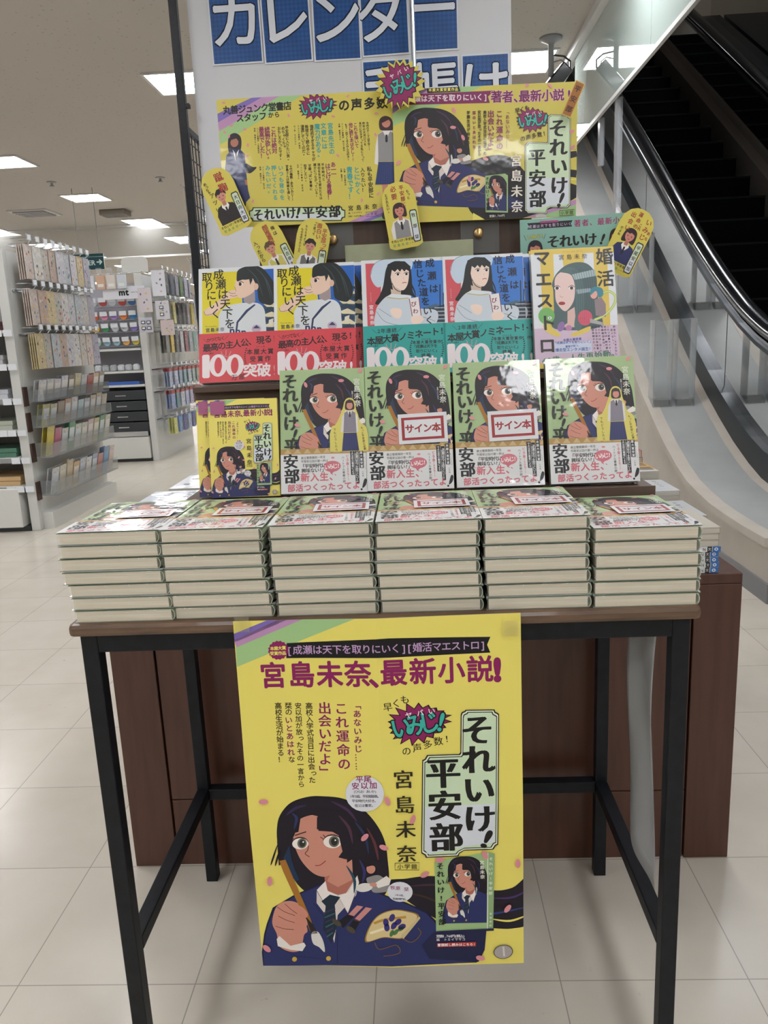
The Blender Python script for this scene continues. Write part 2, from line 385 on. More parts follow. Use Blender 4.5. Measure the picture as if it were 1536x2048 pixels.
def bust(S, cx, cy, r, hair='2b1e22', top='9b9a98', shirt='e8e4df', long=True, L=4, tie=True, vest=True):
    """head-and-shoulders student, r = head radius in drawing units"""
    S.poly([(cx-r*2.0,cy+r*5),(cx-r*2.1,cy+r*3.2),(cx-r*1.5,cy+r*1.9),(cx,cy+r*1.4),(cx+r*1.5,cy+r*1.9),(cx+r*2.1,cy+r*3.2),(cx+r*2.0,cy+r*5)], shirt, L)
    S.poly([(cx-r*1.45,cy+r*5),(cx-r*1.35,cy+r*2.1),(cx-r*.6,cy+r*1.7),(cx,cy+r*3),(cx+r*.6,cy+r*1.7),(cx+r*1.35,cy+r*2.1),(cx+r*1.45,cy+r*5)] if vest else
           [(cx-r*2.1,cy+r*5),(cx-r*2.2,cy+r*3.2),(cx-r*1.6,cy+r*1.9),(cx-r*.6,cy+r*1.5),(cx,cy+r*3.4),(cx+r*.6,cy+r*1.5),(cx+r*1.6,cy+r*1.9),(cx+r*2.2,cy+r*3.2),(cx+r*2.1,cy+r*5)], top, L+.5)
    if long: S.poly([(cx-r*1.15,cy+r*1.3),(cx-r*1.25,cy),(cx-r*.9,cy-r*1.0),(cx,cy-r*1.35),(cx+r*.9,cy-r*1.0),(cx+r*1.25,cy),(cx+r*1.15,cy+r*1.3),(cx,cy+r*1.1)], hair, L+.9, True)
    S.rect(cx-r*.35, cy+r*.7, cx+r*.35, cy+r*1.8, 'b97767', L+1.1)
    S.ell(cx, cy, r*.85, r*1.05, SKIN if not long else 'c98574', L+1.5)
    S.poly([(cx-r*1.05,cy+r*.1),(cx-r*1.0,cy-r*.7),(cx-r*.4,cy-r*1.3),(cx+r*.4,cy-r*1.3),(cx+r*1.05,cy-r*.7),(cx+r*1.05,cy+r*.1),(cx+r*.7,cy-r*.35),(cx+r*.1,cy-r*.55),(cx-r*.2,cy-r*.3),(cx-r*.7,cy-r*.4)], hair, L+2)
    for sx in (-1, 1): S.ell(cx+sx*r*.38, cy+r*.1, r*.12, r*.1, '2a1a1c', L+2.2, n=8)
    S.line([(cx-r*.2,cy+r*.6),(cx,cy+r*.66),(cx+r*.2,cy+r*.6)], r*.1, '8a3030', L+2.2)
    S.poly([(cx-r*.6,cy+r*1.5),(cx,cy+r*2.2),(cx+r*.6,cy+r*1.5),(cx+r*.75,cy+r*2.0),(cx+r*.25,cy+r*2.7),(cx,cy+r*2.3),(cx-r*.25,cy+r*2.7),(cx-r*.75,cy+r*2.0)], 'efece8', L+1.8)
    if tie: S.poly([(cx-r*.16,cy+r*2.1),(cx+r*.16,cy+r*2.1),(cx+r*.22,cy+r*3.3),(cx,cy+r*3.6),(cx-r*.22,cy+r*3.3)], '22242e', L+2.3)
def swash(S, pts_list, L=1):
    for pts, c in pts_list: S.poly(pts, c, L)

# ---------------- the large yellow poster (drawing units: two stacked views, the lower one starts at y = 819)
def yellow_poster(w, h, fin='m', back=True):
    Q = [(18, 75), (1475, 22), (1502, 1800), (197, 1770)]
    S = Sheet(w, h, [(18, 77), (1472, 25), (1502, 1800), (197, 1768)], fin, YEL)
    D = 819.2
    swash(S, [([(22,130),(60,77),(300,60),(30,180)], '7e6bb5'), ([(26,170),(250,62),(372,60),(38,205)], 'b98cb6'), ([(36,205),(372,60),(640,48),(44,300)], '9fc488')])
    S.poly([(18,60),(210,60),(20,140)], YEL, 1.5)
    S.poly([(285,182),(800,150),(1315,146),(1298,186),(1315,226),(800,246),(285,256)], '171417', 2)
    S.text('[成瀬は天下を取りにいく][婚活マエストロ]', (300, 217), (1275, 187), 47, 'c39fc9', 3, b=.012)
    S.poly([(245+52*math.cos(i*math.pi/16)*(1 if i % 2 else .9), 217+48*math.sin(i*math.pi/16)*(1 if i % 2 else .9)) for i in range(32)], MAG, 3.5)
    S.text('本屋大賞', (214, 209), (272, 205), 20, YEL, 4.4, b=.03); S.text('受賞作品', (214, 233), (274, 231), 20, YEL, 4.4, b=.03)
    S.text('宮島未奈', (222, 342), (642, 330), 134, MAG, 3, b=.026, sx=.95); S.text('、', (765, 335), (765, 335), 134, MAG, 3, b=.03); S.text('最新小説', (822, 322), (1262, 310), 134, MAG, 3, b=.026, sx=.95); S.text('!', (1352, 310), (1352, 310), 150, MAG, 3, b=.06)
    S.text('「あないみじ……', (640, 482), (655, 780), 40, MAG, 3, mn=.012)
    S.text('これ運命の', (562, 500), (582, 770), 64, MAG, 3, b=.008, mn=.015)
    S.text('出会いだよ」', (480, 500), (490, 810), 64, MAG, 3, b=.008, mn=.015)
    S.text('高校入学式当日に出会った', (402, 490), (425, 850), 35, '3a3020', 3, b=.016)
    S.text('安以加が放ったその一言から', (348, 490), (372, 870), 33, '3a3020', 3, b=.016)
    S.text('栞の', (300, 490), (302, 520), 35, '3a3020', 3, b=.016); S.text('いとあはれ', (303, 560), (318, 715), 37, MAG, 3, b=.02); S.text('な', (322, 750), (322, 750), 35, '3a3020', 3, b=.016)
    S.text('高校生活が始まる！', (250, 490), (270, 750), 35, '3a3020', 3, b=.016)
    S.text('早くも', (795, 490), (880, 455), 45, '2c2418', 3, b=.0, mn=.01, rot=6); S.text('の声多数!', (892, 708), (1095, 652), 46, '2c2418', 3, b=.0, mn=.01, rot=6)
    burst(S, 950, 572, 165, 95, L=4)
    # girl and streaming hair
    stream = [(800,540),(900,520),(1040,515),(1200,560),(1340,600),(1440,590),(1530,540),(1530,760),(1440,800),(1300,790),(1200,800),(1000,700)]
    S.X = lambda x, y: (x, y + D - 0)
    S.poly(stream, HAIR, 2, True)
    for q, c in (([(900,560),(1050,560),(1200,600)], '452a3c'), ([(1330,640),(1440,640),(1530,600)], '453064'), ([(1200,700),(1330,720),(1530,690)], '2b3f7d'), ([(1330,745),(1430,760),(1530,730)], YEL), ([(850,580),(1000,620),(1150,700)], '3a2a20')):
        S.line(q, 12, c, 2.6, True, True)
    S.X = lambda x, y: (x, y)
    girl(S, lambda x, y: (x, y + D), 3)
    # name balloons, author, title plate
    S.ell(687, 92 + D, 96, 86, 'dadbe2', 15); S.text('平尾', (660, 22+D), (700, 20+D), 38, MAG, 16, mn=.01); S.text('安以加', (640, 55+D), (728, 50+D), 38, MAG, 16, mn=.01)
    S.text('(ひらお･あいか)', (635, 82+D), (740, 80+D), 17, '3a3540', 16, b=.01)
    for i, t in enumerate(('1年5組。平安部部長。', '平安時代大好き。', '祖父は書家。')): S.text(t, (618+i*14, 105+i*22+D), (758-i*14, 103+i*22+D), 17, '3a3540', 16, b=.015)
    S.ell(868, 583 + D, 64, 50, 'dadbe2', 15, rot=12); S.text('牧原 栞', (832, 560+D), (900, 572+D), 24, MAG, 16); S.text('1年5組。', (845, 598+D), (890, 602+D), 13, '3a3540', 16); S.text('茶道部専門店。', (838, 616+D), (900, 622+D), 13, '3a3540', 16)
    S.text('宮島未奈', (878, 845), (900, 395+D), 100, '2c2418', 14, b=.0, mn=.022)
    S.line([(842,438+D),(842,472+D),(962,478+D),(962,440+D),(842,438+D)], 3, '4a4420', 14); S.text('小学館', (868, 457+D), (938, 460+D), 30, '4a4420', 14)
    lplate(S, (972, 728, 1165, 510, 1362, 390+D, 418+D), L=14, lw=7, r=24)
    S.text('それいけ', (1250, 612), (1266, 232+D), 160, '1b1a18', 17, b=.01, mn=.035, sx=.98); S.text('!', (1305, 333+D), (1305, 333+D), 135, '1b1a18', 17, b=.035, rot=-24, sx=1.3)
    S.text('平安部', (1078, 820), (1098, 320+D), 165, '1b1a18', 17, b=.01, mn=.035)
    # little picture of the novel with its price
    S.X = lambda x, y: (x, y + D)
    S.poly([(1050,790),(1150,770),(1310,770),(1300,900),(1270,960),(1020,930),(980,860)], '1f2347', 14)
    S.poly([(1040,438),(1308,402),(1312,802),(1052,800)], '9dbb84', 14.6); S.poly([(1308,402),(1345,410),(1342,800),(1312,802)], '8fae7c', 14.6); S.line([(1310,404),(1313,800)], 4, 'dfe6d4', 14.9)
    S.X = lambda x, y: (x, y)
    girl(S, lambda x, y: (1150 + (x-372)*.37, 512 + (y-342)*.40 + D) if x < 800 else (1150 + 428*.37, 512 + (y-342)*.40 + D), 15.2, hand=True, low=False)
    S.rect(1052, 790+D, 1345, 802+D, '1f2347', 27)
    S.text('それいけ!平安部', (1068, 462+D), (1082, 745+D), 38, '1b1a18', 27, mn=.025)
    S.text('宮島未奈', (1280, 452+D), (1284, 525+D), 24, 'e8ecdd', 27); S.text('それいけ!平安部', (1326, 435+D), (1326, 610+D), 20, 'e8ecdd', 27); S.text('宮島未奈', (1328, 715+D), (1328, 775+D), 13, 'e8ecdd', 27)
    S.text('定価1,760円(税込)', (1062, 815+D), (1192, 822+D), 19, 'e9e6ea', 28, b=.02); S.text('画　トミイマサコ', (1062, 833+D), (1192, 838+D), 17, 'e9e6ea', 28, b=.01)
    S.poly([(1058,850+D),(1255,854+D),(1255,876+D),(1058,870+D)], 'b03a36', 28); S.text('冒頭試し読みはこちら!', (1068, 860+D), (1246, 866+D), 17, 'f4e9e6', 29, b=.03)
    S.ell(1395, 912+D, 50, 36, '4a443e', 28); S.ell(1395, 912+D, 46, 33, 'aaa3a0', 28.5); S.line([(1395,885+D),(1400,935+D)], 12, 'd5d0cc', 29, False, True)
    petals(S, [(190,130+D),(800,125+D),(690,305+D),(785,355+D),(225,525+D),(992,500+D),(215,858+D),(928,220+D),(1065,430+D),(1295,415+D),(1415,692+D),(1278,938+D),(1465,463+D)], 24, 30)
    return S

# ---------------- green novel: cover and belly band
GQ = [(527,130),(1020,118),(1040,838),(540,852)]
def green_cover(w, h):
    S = Sheet(w, h, GQ, 'w', 'a3bb8a')
    girl(S, lambda x, y: (728 + (x-370)*.66, 303 + (y-340)*.66), 1, hand=True, low=True)
    for i, (c, y) in enumerate(zip('それいけ', (195, 275, 355, 440))): S.text(c, (587+i*3, y), (587+i*3, y), 92, '1f2420', 16, b=.012, mn=.03)
    S.text('!', (618, 505), (618, 505), 90, '1f2420', 16, b=.04, rot=-20)
    S.text('平', (600, 572), (600, 572), 88, '1f2420', 16, b=.012, mn=.03); S.text('安', (598, 660), (598, 660), 88, '1f2420', 16, b=.012, mn=.03); S.text('部', (603, 745), (603, 745), 88, '1f2420', 16, b=.012, mn=.03)
    S.text('宮島未奈', (974, 200), (980, 325), 40, 'dfe6d6', 16, b=.012)
    S.text('装画トミイマサコ', (949, 258), (952, 320), 9, 'dfe6d6', 16)
    petals(S, [(885,193),(680,215),(993,137),(632,450)], 17, 17)
    return S
def green_band(w, h):
    """h = band height; band top sits at y = 590 of the cover view"""
    S = Sheet(w, h, [(540,592),(1032,578),(1040,838),(540,852)], 'w', 'dcdcdc')
    S.poly([(530,590),(1040,570),(1040,612),(530,624)], 'b08d55', 1)
    for i in range(9): S.poly([(560+i*56, 619-i*1.6), (582+i*56, 590-i*1.6), (604+i*56, 618-i*1.6)], 'c6ab7c', 1.5)
    S.text('安', (598, 662), (598, 662), 88, '1f2328', 2, b=.012, mn=.03); S.text('部', (604, 748), (604, 748), 90, '1f2328', 2, b=.012, mn=.03)
    S.text('県立菅原高校一年生', (665, 642), (790, 636), 16, '55524c', 2); S.text('平尾安以加の第一声は', (665, 662), (805, 657), 16, '55524c', 2)
    S.text('「平安時代に', (665, 690), (788, 684), 27, '26262a', 2, b=.012, mn=.012); S.text('興味ない?」', (672, 716), (790, 710), 27, '26262a', 2, b=.012, mn=.012)
    S.ell(836, 690, 50, 32, 'cf7480', 2, rot=-4); S.poly([(820,715),(850,718),(830,736)], 'cf7480', 2); S.ell(840, 640, 10, 6, 'd98f96', 2)
    S.text('いみじ!', (806, 695), (872, 686), 31, 'f0e6e6', 3, b=.03)
    S.text('ピュア度100%!!', (922, 630), (930, 765), 17, 'cf6470', 2, b=.02); S.text('ハートフル青春小説', (898, 640), (906, 778), 16, '34343a', 2, b=.012)
    S.poly([(938,590),(962,590),(968,740),(945,740)], '23262e', 2); S.poly([(964,595),(986,595),(994,790),(972,790)], '23262e', 2); S.poly([(988,580),(1012,580),(1018,700),(994,700)], '23262e', 2)
    S.text('で大注目の著者による', (950, 602), (957, 730), 15, 'dcdcdc', 3, b=.02); S.text('『成瀬は天下を取りにいく』', (975, 606), (983, 782), 17, 'dcdcdc', 3, b=.02); S.text('本屋大賞受賞', (1000, 592), (1006, 690), 17, 'dcdcdc', 3, b=.02)
    S.text('画：トミイマサコ', (1018, 640), (1026, 700), 7, '55524c', 2); S.text('小学館', (1012, 722), (1014, 745), 9, '55524c', 2)
    S.text('新入生、', (680, 755), (845, 748), 52, 'cf6b76', 2, b=.03)
    S.text('部活つくったってよ', (600, 818), (975, 800), 45, 'cf6b76', 2, b=.03)
    S.poly([(1022,764),(1036,768),(1030,800),(1010,815)], '1f2328', 2, True); S.ell(1006, 824, 6, 6, '1f2328', 2)
    for x, y in ((832,730),(850,735),(640,730)): S.line([(x,y),(x+8,y+8)], 4, 'cf6b76', 2)
    return S
def sign_sticker(w, h):
    S = Sheet(w, h, [(0,0),(270,0),(270,165),(0,165)], 'w', 'd9dadd')
    S.rect(18, 20, 252, 145, '9b2a30', 1); S.rect(34, 34, 236, 131, 'd9dadd', 1.5)
    S.text('サイン本', (62, 83), (210, 83), 52, '9b2a30', 2, b=.035)
    return S
def figure_slip(w, h):
    """yellow die-cut slip with a standing student in a grey vest"""
    S = Sheet(w, h, [(0,0),(200,0),(200,280),(0,280)], 'w', None)
    out = [(80,20),(95,3),(118,3),(134,22),(140,60),(150,90),(160,130),(185,150),(196,180),(198,280),(2,280),(8,160),(30,140),(48,110),(62,75),(72,50)]
    S.poly(out, 'd8cc6a', 0, True)
    S.poly([(86,62),(84,30),(92,15),(108,10),(124,18),(130,34),(128,62)], '3a2a34', 1, True); S.ell(107, 42, 16, 19, 'd09080', 1.5); S.poly([(88,36),(90,16),(107,9),(125,16),(127,36),(120,28),(96,28)], '3a2a34', 2)
    S.poly([(66,100),(84,68),(130,68),(146,100),(150,178),(140,182),(134,120),(78,120),(70,182),(58,178)], 'd9d5d2', 1.2)
    S.poly([(78,80),(94,70),(107,100),(120,70),(136,80),(140,182),(72,182)], '857f8c', 2, False); S.poly([(104,74),(110,74),(112,98),(107,104),(102,98)], '22242e', 2.4)
    S.poly([(72,184),(140,184),(152,278),(62,278)], '343a68', 2)
    for i in range(6): S.line([(80+i*11,186),(74+i*14,278)], 1.5, '272c55', 2.4)
    S.text('でもどうしたら', (26, 165), (34, 270), 15, '3a3020', 2); S.text('もっと平安部に必要', (168, 160), (182, 270), 13, '3a3020', 2)
    return S

# ---------------- first earlier novel (yellow / blue, red band)
def yellow_cover(w, h):
    S = Sheet(w, h, [(503,128),(988,112),(1016,795),(532,815)], 'g', 'd6d9dd')
    S.poly([(525,152),(760,145),(790,520),(540,540)], 'd9cb24', 1); S.poly([(755,140),(988,132),(1002,540),(800,540)], '1f5fb4', 1)
    for i in range(9): S.poly([(905,250+i*32),(930+i*5,240+i*30),(1000,262+i*30),(1000,275+i*30),(925,272+i*30)], ('d9cfae' if i % 2 else '20384e'), 1.4)
    S.poly([(905,330),(1000,300),(1000,540),(900,540)], '2c4964', 1.3); S.poly([(940,440),(968,430),(962,470),(938,466)], 'd9d4c4', 1.8)
    # student seen from the side in a white baseball shirt
    S.poly([(640,470),(640,400),(700,350),(840,335),(900,360),(918,430),(905,560),(700,560),(640,520)], 'cfd4d8', 2, True)
    S.poly([(735,560),(745,450),(800,380),(850,345),(858,350),(812,390),(756,455),(745,560)], '28365c', 2.6); S.ell(866, 492, 28, 24, 'b9a6b8', 2.8)
    S.poly([(845,490),(866,470),(888,490)], '2e3f62', 3)
    S.poly([(782,290),(850,250),(855,330),(820,345),(785,330)], '9c8f90', 2.8)
    S.poly([(735,200),(728,240),(738,262),(742,290),(760,308),(800,300),(850,260),(850,180),(760,170)], 'e2c3ae', 3, True)
    S.poly([(545,385),(600,345),(660,300),(688,270),(715,258),(755,262),(765,280),(735,305),(690,318),(620,400),(560,410)], 'e2c3ae', 3.6, True)
    for q in ([(690,270),(712,280),(735,278)], [(700,290),(722,296),(745,290)], [(545,385),(560,408),(620,395)]): S.line(q, 3, '7b5a50', 4, True)
    S.poly([(738,180),(745,140),(790,118),(850,112),(900,135),(940,180),(975,240),(985,300),(960,345),(930,350),(880,330),(868,275),(862,240),(850,215),(830,185),(800,188),(765,200),(742,206)], '1a2326', 4.2, True)
    S.poly([(742,150),(790,118),(830,115),(835,200),(822,230),(815,195),(790,198),(770,196),(740,200)], '1a2326', 4.4)
    for q in ([(800,130),(860,190),(900,300)], [(850,125),(910,190),(950,320)], [(880,150),(930,220),(965,330)]): S.line(q, 5, '3b4a4e', 4.7, True, True)
    S.ell(858, 240, 14, 20, 'd9b59f', 4.8); S.ell(764, 224, 13, 9, 'ece6e0', 4.7); S.ell(761, 224, 9, 10, '1d1d20', 4.8); S.line([(752,214),(768,208),(782,216)], 4, '1d1d20', 4.9); S.line([(728,238),(738,268)], 3, 'a87c6c', 4.9)
    S.text('成瀬は天下を', (627, 165), (705, 462), 66, '20201c', 6, b=.014); S.text('取りにいく', (557, 180), (618, 400), 64, '20201c', 6, b=.014)
    S.text('宮島未奈', (572, 500), (660, 495), 27, '24365c', 6, b=.01); S.text('Miyajima Mina', (560, 477), (622, 475), 9, '24365c', 6)
    S.text('nnn', (720, 500), (790, 510), 66, '28365c', 5, b=.03)
    return S
def red_band(w, h, col='cf444e', kind=0):
    S = Sheet(w, h, [(520,522),(1002,508),(1016,790),(532,812)], 'g', col)
    dk = '241c22'
    if kind == 0:
        S.text('＼かつてなく／', (560, 562), (690, 545), 27, dk, 2, b=.012); S.text('最高の主人公、現る!', (572, 605), (975, 552), 50, dk, 2, b=.022)
        S.text('本屋大賞', (832, 630), (955, 626), 36, dk, 2, b=.02); S.text('受賞作', (852, 672), (940, 668), 36, dk, 2, b=.02)
    else:
        S.text('＼2年連続／', (590, 552), (740, 545), 30, dk, 2, b=.012); S.text('本屋大賞ノミネート!', (572, 610), (985, 552), 52, dk, 2, b=.024)
        S.text('本屋大賞受賞作', (826, 618), (970, 614), 22, dk, 2, b=.02); S.text('「成瀬は天下を', (826, 642), (950, 638), 22, dk, 2, b=.02); S.text('取りにいく」', (848, 668), (960, 664), 22, dk, 2, b=.02); S.text('続編', (880, 692), (910, 690), 24, dk, 2, b=.02)
    S.text('2024年' if kind == 0 else '2025年', (872, 600), (915, 599), 11, dk, 2, b=.01); S.text('シリーズ累計', (548, 640), (610, 637), 12, dk, 2, b=.01)
    for sx, x in ((1, 812), (-1, 985)):
        for i in range(8): S.ell(x + sx*(-8*math.sin(i*.42)), 610 + i*12, 6, 3, dk, 2, rot=sx*(50-i*6), n=8)
    S.text('1', (570, 710), (570, 710), 180, 'e6dcdf', 3, b=.05, sx=1.25)
    for x in (645, 745):
        S.ell(x, 708, 54, 66, 'e6dcdf', 3); S.ell(x, 708, 23, 48, col, 3.5)
    for q in ([(655,640),(700,660),(735,645)], [(660,625),(670,650)], [(690,618),(690,650)], [(720,625),(708,655)]): S.line(q, 3, 'c9a0a6', 4)
    S.text('突破!', (838, 738), (985, 732), 84, 'e6dcdf', 3, b=.03); S.text('万部', (745, 778), (790, 774), 36, '241c22', 5, b=.01)
    return S
# ---------------- second earlier novel (red / blue, teal band): drawing units of its own view
def blue_cover(w, h):
    S = Sheet(w, h, [(110,78),(682,68),(725,880),(145,898)], 'g', 'd6d9dd')
    S.poly([(142,100),(250,100),(262,560),(165,560)], 'c9505a', 1); S.poly([(455,95),(682,92),(705,560),(480,560)], '2f72c4', 1)
    S.poly([(600,430),(705,400),(708,560),(610,560)], '2a3442', 1.3)
    for i in range(5): S.rect(632, 420+i*26, 708, 428+i*26, '9aa6b2', 1.6)
    S.line([(668,260),(672,440)], 8, '20262e', 1.6); S.line([(692,320),(694,440)], 7, '20262e', 1.6); S.poly([(560,420),(640,395),(700,420),(700,440),(560,440)], '43607a', 1.2)
    S.poly([(180,180),(200,110),(260,75),(400,68),(462,80),(475,120),(440,175),(300,230),(240,270),(200,240)], 'bcccdc', 2, True)
    S.line([(182,180),(200,112),(262,76),(400,69)], 3, '5a6a7a', 2.3, True)
    S.poly([(245,330),(270,260),(290,140),(330,95),(400,92),(455,130),(470,200),(478,300),(500,350),(440,330),(300,360),(262,390),(215,385)], '14161a', 3, True)
    S.poly([(320,250),(400,270),(395,330),(330,340)], 'cbb4a4', 3.5)
    S.poly([(225,555),(220,440),(250,380),(310,330),(400,335),(450,350),(500,420),(640,440),(655,510),(600,555),(400,560)], 'c3cdd6', 3.6, True)
    S.poly([(300,335),(330,318),(450,330),(448,352),(380,352),(300,345)], 'd3dbe0', 4); S.line([(300,342),(380,354),(450,350)], 6, 'b9a860', 4.3, True)
    S.poly([(312,150),(330,240),(370,280),(412,295),(440,260),(450,200),(445,150),(400,110),(330,110)], 'ead2c4', 4, True)
    S.poly([(288,165),(300,110),(350,88),(420,92),(462,130),(455,165),(430,150),(420,165),(400,145),(388,165),(370,145),(352,165),(330,150),(322,200),(340,290),(310,280),(286,230)], '14161a', 4.6, False)
    S.line([(452,160),(458,230),(490,300),(500,345)], 10, '14161a', 4.8, True, True); S.line([(330,230),(360,290),(440,320)], 5, '14161a', 4.8, True, True)
    for ex in (372, 432): S.ell(ex, 182, 14, 9, 'f2ecea', 5); S.ell(ex+1, 182, 9, 9, '1c1a20', 5.3); S.line([(ex-18,178),(ex,168),(ex+16,176)], 4, '1c1a20', 5.5, True)
    S.line([(405,245),(420,240),(435,243)], 6, 'b5605c', 5.3); S.line([(412,205),(416,218)], 2, 'b98f80', 5.3)
    for q in ([(225,440),(300,520),(480,555)], [(240,420),(330,480)], [(480,500),(560,490),(640,520)]): S.line(q, 4, '8793a2', 4.2, True)
    S.poly([(322,440),(340,420),(390,425),(405,450),(390,490),(350,485)], 'ead2c4', 5, True); S.poly([(470,490),(520,475),(560,500),(520,540),(480,530)], 'ead2c4', 5, True)
    S.poly([(452,355),(520,345),(540,475),(475,480)], 'e2dcdc', 4.6); S.line([(455,355),(478,478)], 5, '7a1f28', 4.9); S.line([(522,348),(540,475)], 5, '7a1f28', 4.9); S.text('びわ', (487, 395), (500, 445), 40, '7a1f28', 5.2, b=.02)
    S.text('成瀬は', (595, 110), (625, 290), 66, '13192b', 7, b=.016); S.text('信じた道をいく', (512, 115), (598, 510), 66, '13192b', 7, b=.016)
    S.text('宮島未奈', (188, 410), (196, 520), 33, 'e9dfe2', 7, b=.014); S.text('Miyajima Mina', (183, 310), (186, 370), 7, 'e9dfe2', 7)
    return S
def maestro_cover(w, h):
    S = Sheet(w, h, [(698,55),(1280,32),(1338,862),(738,880)], 'g', 'd9bd52')
    S.poly([(698,85),(765,85),(790,600),(712,600)], 'd9dde2', 1); S.poly([(858,85),(920,85),(980,600),(880,600)], 'd9dde2', 1); S.poly([(1070,80),(1140,75),(1170,560),(1100,560)], 'd9dde2', 1); S.poly([(1235,75),(1285,75),(1320,575),(1265,575)], 'd9dde2', 1)
    S.poly([(715,600),(1318,575),(1340,840),(730,840)], 'cdb6cb', 1.4)
    S.poly([(858,330),(850,290),(880,220),(950,160),(1040,140),(1110,160),(1160,230),(1170,340),(1180,450),(1190,590),(870,600),(865,470)], '445c5e', 2, True)
    S.poly([(960,480),(1010,450),(1020,560),(1040,590),(920,590),(960,560)], 'd3b0a8', 2.6)
    S.poly([(872,330),(872,250),(920,205),(980,215),(1010,290),(1005,400),(960,470),(925,470),(880,410)], 'e3c6c0', 3, True)
    S.poly([(905,205),(990,175),(1060,240),(1080,400),(1060,600),(1010,590),(1020,470),(1015,330),(985,230)], '4b6668', 3.6, True)
    S.poly([(990,225),(1150,190),(1160,235),(1010,262)], '9fb2b8', 4); S.poly([(1020,330),(1120,320),(1130,345),(1030,360)], '8fa3aa', 4)
    for i in range(9): S.line([(995+i*18,190),(1030+i*16,330),(1040+i*14,560)], 2, '2e4244', 4.4, True)
    for ex in (886, 988): S.ell(ex, 318, 20, 13, 'f2ecea', 4.2); S.ell(ex, 318, 12, 12, '4a3034', 4.5); S.line([(ex-24,314),(ex,300),(ex+22,312)], 4, '2e2024', 4.6, True)
    S.line([(905,370),(916,382),(930,378)], 3, 'a87068', 4.4); S.ell(920, 424, 24, 12, '9f2836', 4.5)
    S.poly([(1120,370),(1125,325),(1160,310),(1205,325),(1210,370),(1180,385),(1160,340)], '2f7f92', 4.6, True); S.ell(1145, 360, 26, 34, 'dfa59a', 4.5); S.poly([(1150,400),(1200,385),(1230,430),(1232,520),(1160,510)], '8b7a80', 4.5)
    S.line([(1210,352),(1260,345),(1300,385),(1280,450),(1220,510),(1150,540)], 18, 'a8bf5a', 4.3, True); S.line([(1210,352),(1260,345),(1300,385),(1280,450),(1220,510),(1150,540)], 6, 'd6dc9a', 4.6, True)
    S.ell(812, 510, 58, 58, '6fae5e', 4.4); S.ell(835, 525, 13, 10, 'efefef', 4.7); S.ell(835, 525, 5, 5, '222222', 4.9); S.ell(1085, 525, 52, 54, 'd1566e', 4.4); S.poly([(1120,530),(1215,560),(1218,580),(1120,560)], 'a9a4a6', 4.5)
    S.poly([(800,560),(860,600),(910,640),(880,655),(800,610)], 'd9c25a', 4.2, True); S.poly([(1120,585),(1040,615),(985,640),(1010,655),(1110,620)], 'd9c25a', 4.2, True); S.ell(915, 585, 24, 36, '8d6aa5', 4.7, rot=20); S.ell(970, 595, 22, 20, 'b97fa8', 4.7)
    for c, x, y in (('マ',778,112),('エ',790,258),('ス',798,405),('ト',818,560),('ロ',818,718)): S.text(c, (x, y), (x, y), 118, '23211f', 6, b=.03)
    S.text('婚', (1218, 105), (1218, 105), 122, '23211f', 6, b=.02); S.text('活', (1228, 255), (1228, 255), 122, '23211f', 6, b=.02)
    S.text('宮島未奈', (915, 108), (1078, 100), 40, '3a3634', 6, b=.004); S.text('Miyajima Mina', (930, 70), (1060, 64), 15, 'b99a3c', 6)
    for i, t in enumerate(('貯金なし、スキルなし。', '　恋人なし。', 'こたつ記事ライターの', '取材先は、時代遅れの', '零細婚活会社。', '現れたのは、泣く子も', '黙る伝説の司会者、', '鏡原奈緒子だった。')):
        S.text(t, (1292-i*22, 590), (1310-i*22, 590 + 19*len(t)*(1 if i else 1.0)), 17, '3c3548', 6, b=.012)
    S.poly([(865,700),(1130,685),(1135,760),(875,772)], 'c9cfe4', 5)
    for t, y, z, a, b_ in (('本屋大賞受賞', 680, 20, 940, 1050), ('「成瀬は天下を取りにいく」', 700, 21, 872, 1128), ('著者が放つ、', 726, 18, 955, 1045), ('爆走型エンタメ誕生!', 750, 26, 888, 1120)): S.text(t, (a, y), (b_, y-8), z, '3e5aa0', 6, b=.02)
    S.text('40歳、人生再始動。', (795, 825), (1300, 775), 54, '3f7d5c', 6, b=.012, mn=.015)
    return S

# ---------------- character slips (rounded cards)
def slip(w, h, words, name, fig, sub='それいけ!平安部'):
    S = Sheet(w, h, [(0,0),(190,0),(190,360),(0,360)], 'g', None)
    S.poly([(8,348),(2,300),(0,100),(6,60),(28,25),(60,5),(95,0),(130,5),(162,25),(184,60),(190,100),(188,300),(182,348),(160,358),(30,358)], 'd6c85a', 0, False)
    bust(S, fig.get('x', 88), 150, 30, fig['hair'], fig['top'], fig.get('shirt', 'e2dedb'), fig['long'], 1, True, fig['vest'])
    S.rect(0, 300, 190, 345, 'd6c85a', 4); S.text(sub, (20, 312), (135, 312), 17, '2a2418', 5, b=.03); S.text('宮島未奈', (28, 334), (100, 334), 17, '6f9a58', 5, b=.02); S.text('小学館', (118, 334), (145, 334), 9, '6f6a58', 5)
    for i, (t, x, y0, y1, z, c) in enumerate(words): S.text(t, (x, y0), (x, y1), z, c, 6, b=.008, mn=.012)
    S.poly([(140,170),(146,160),(176,160),(182,170),(182,325),(176,334),(146,334),(140,325)], '2a2c2a', 5); S.poly([(145,172),(150,166),(172,166),(177,172),(177,322),(172,328),(150,328),(145,322)], 'cddcc6', 5.5); S.poly([(145,250),(177,250),(177,322),(172,328),(150,328),(145,322)], 'd4dae4', 5.8)
    S.text(name, (161, 190), (161, 308 if len(name) > 2 else 290), 24, '26241f', 6.5, mn=.012)
    return S
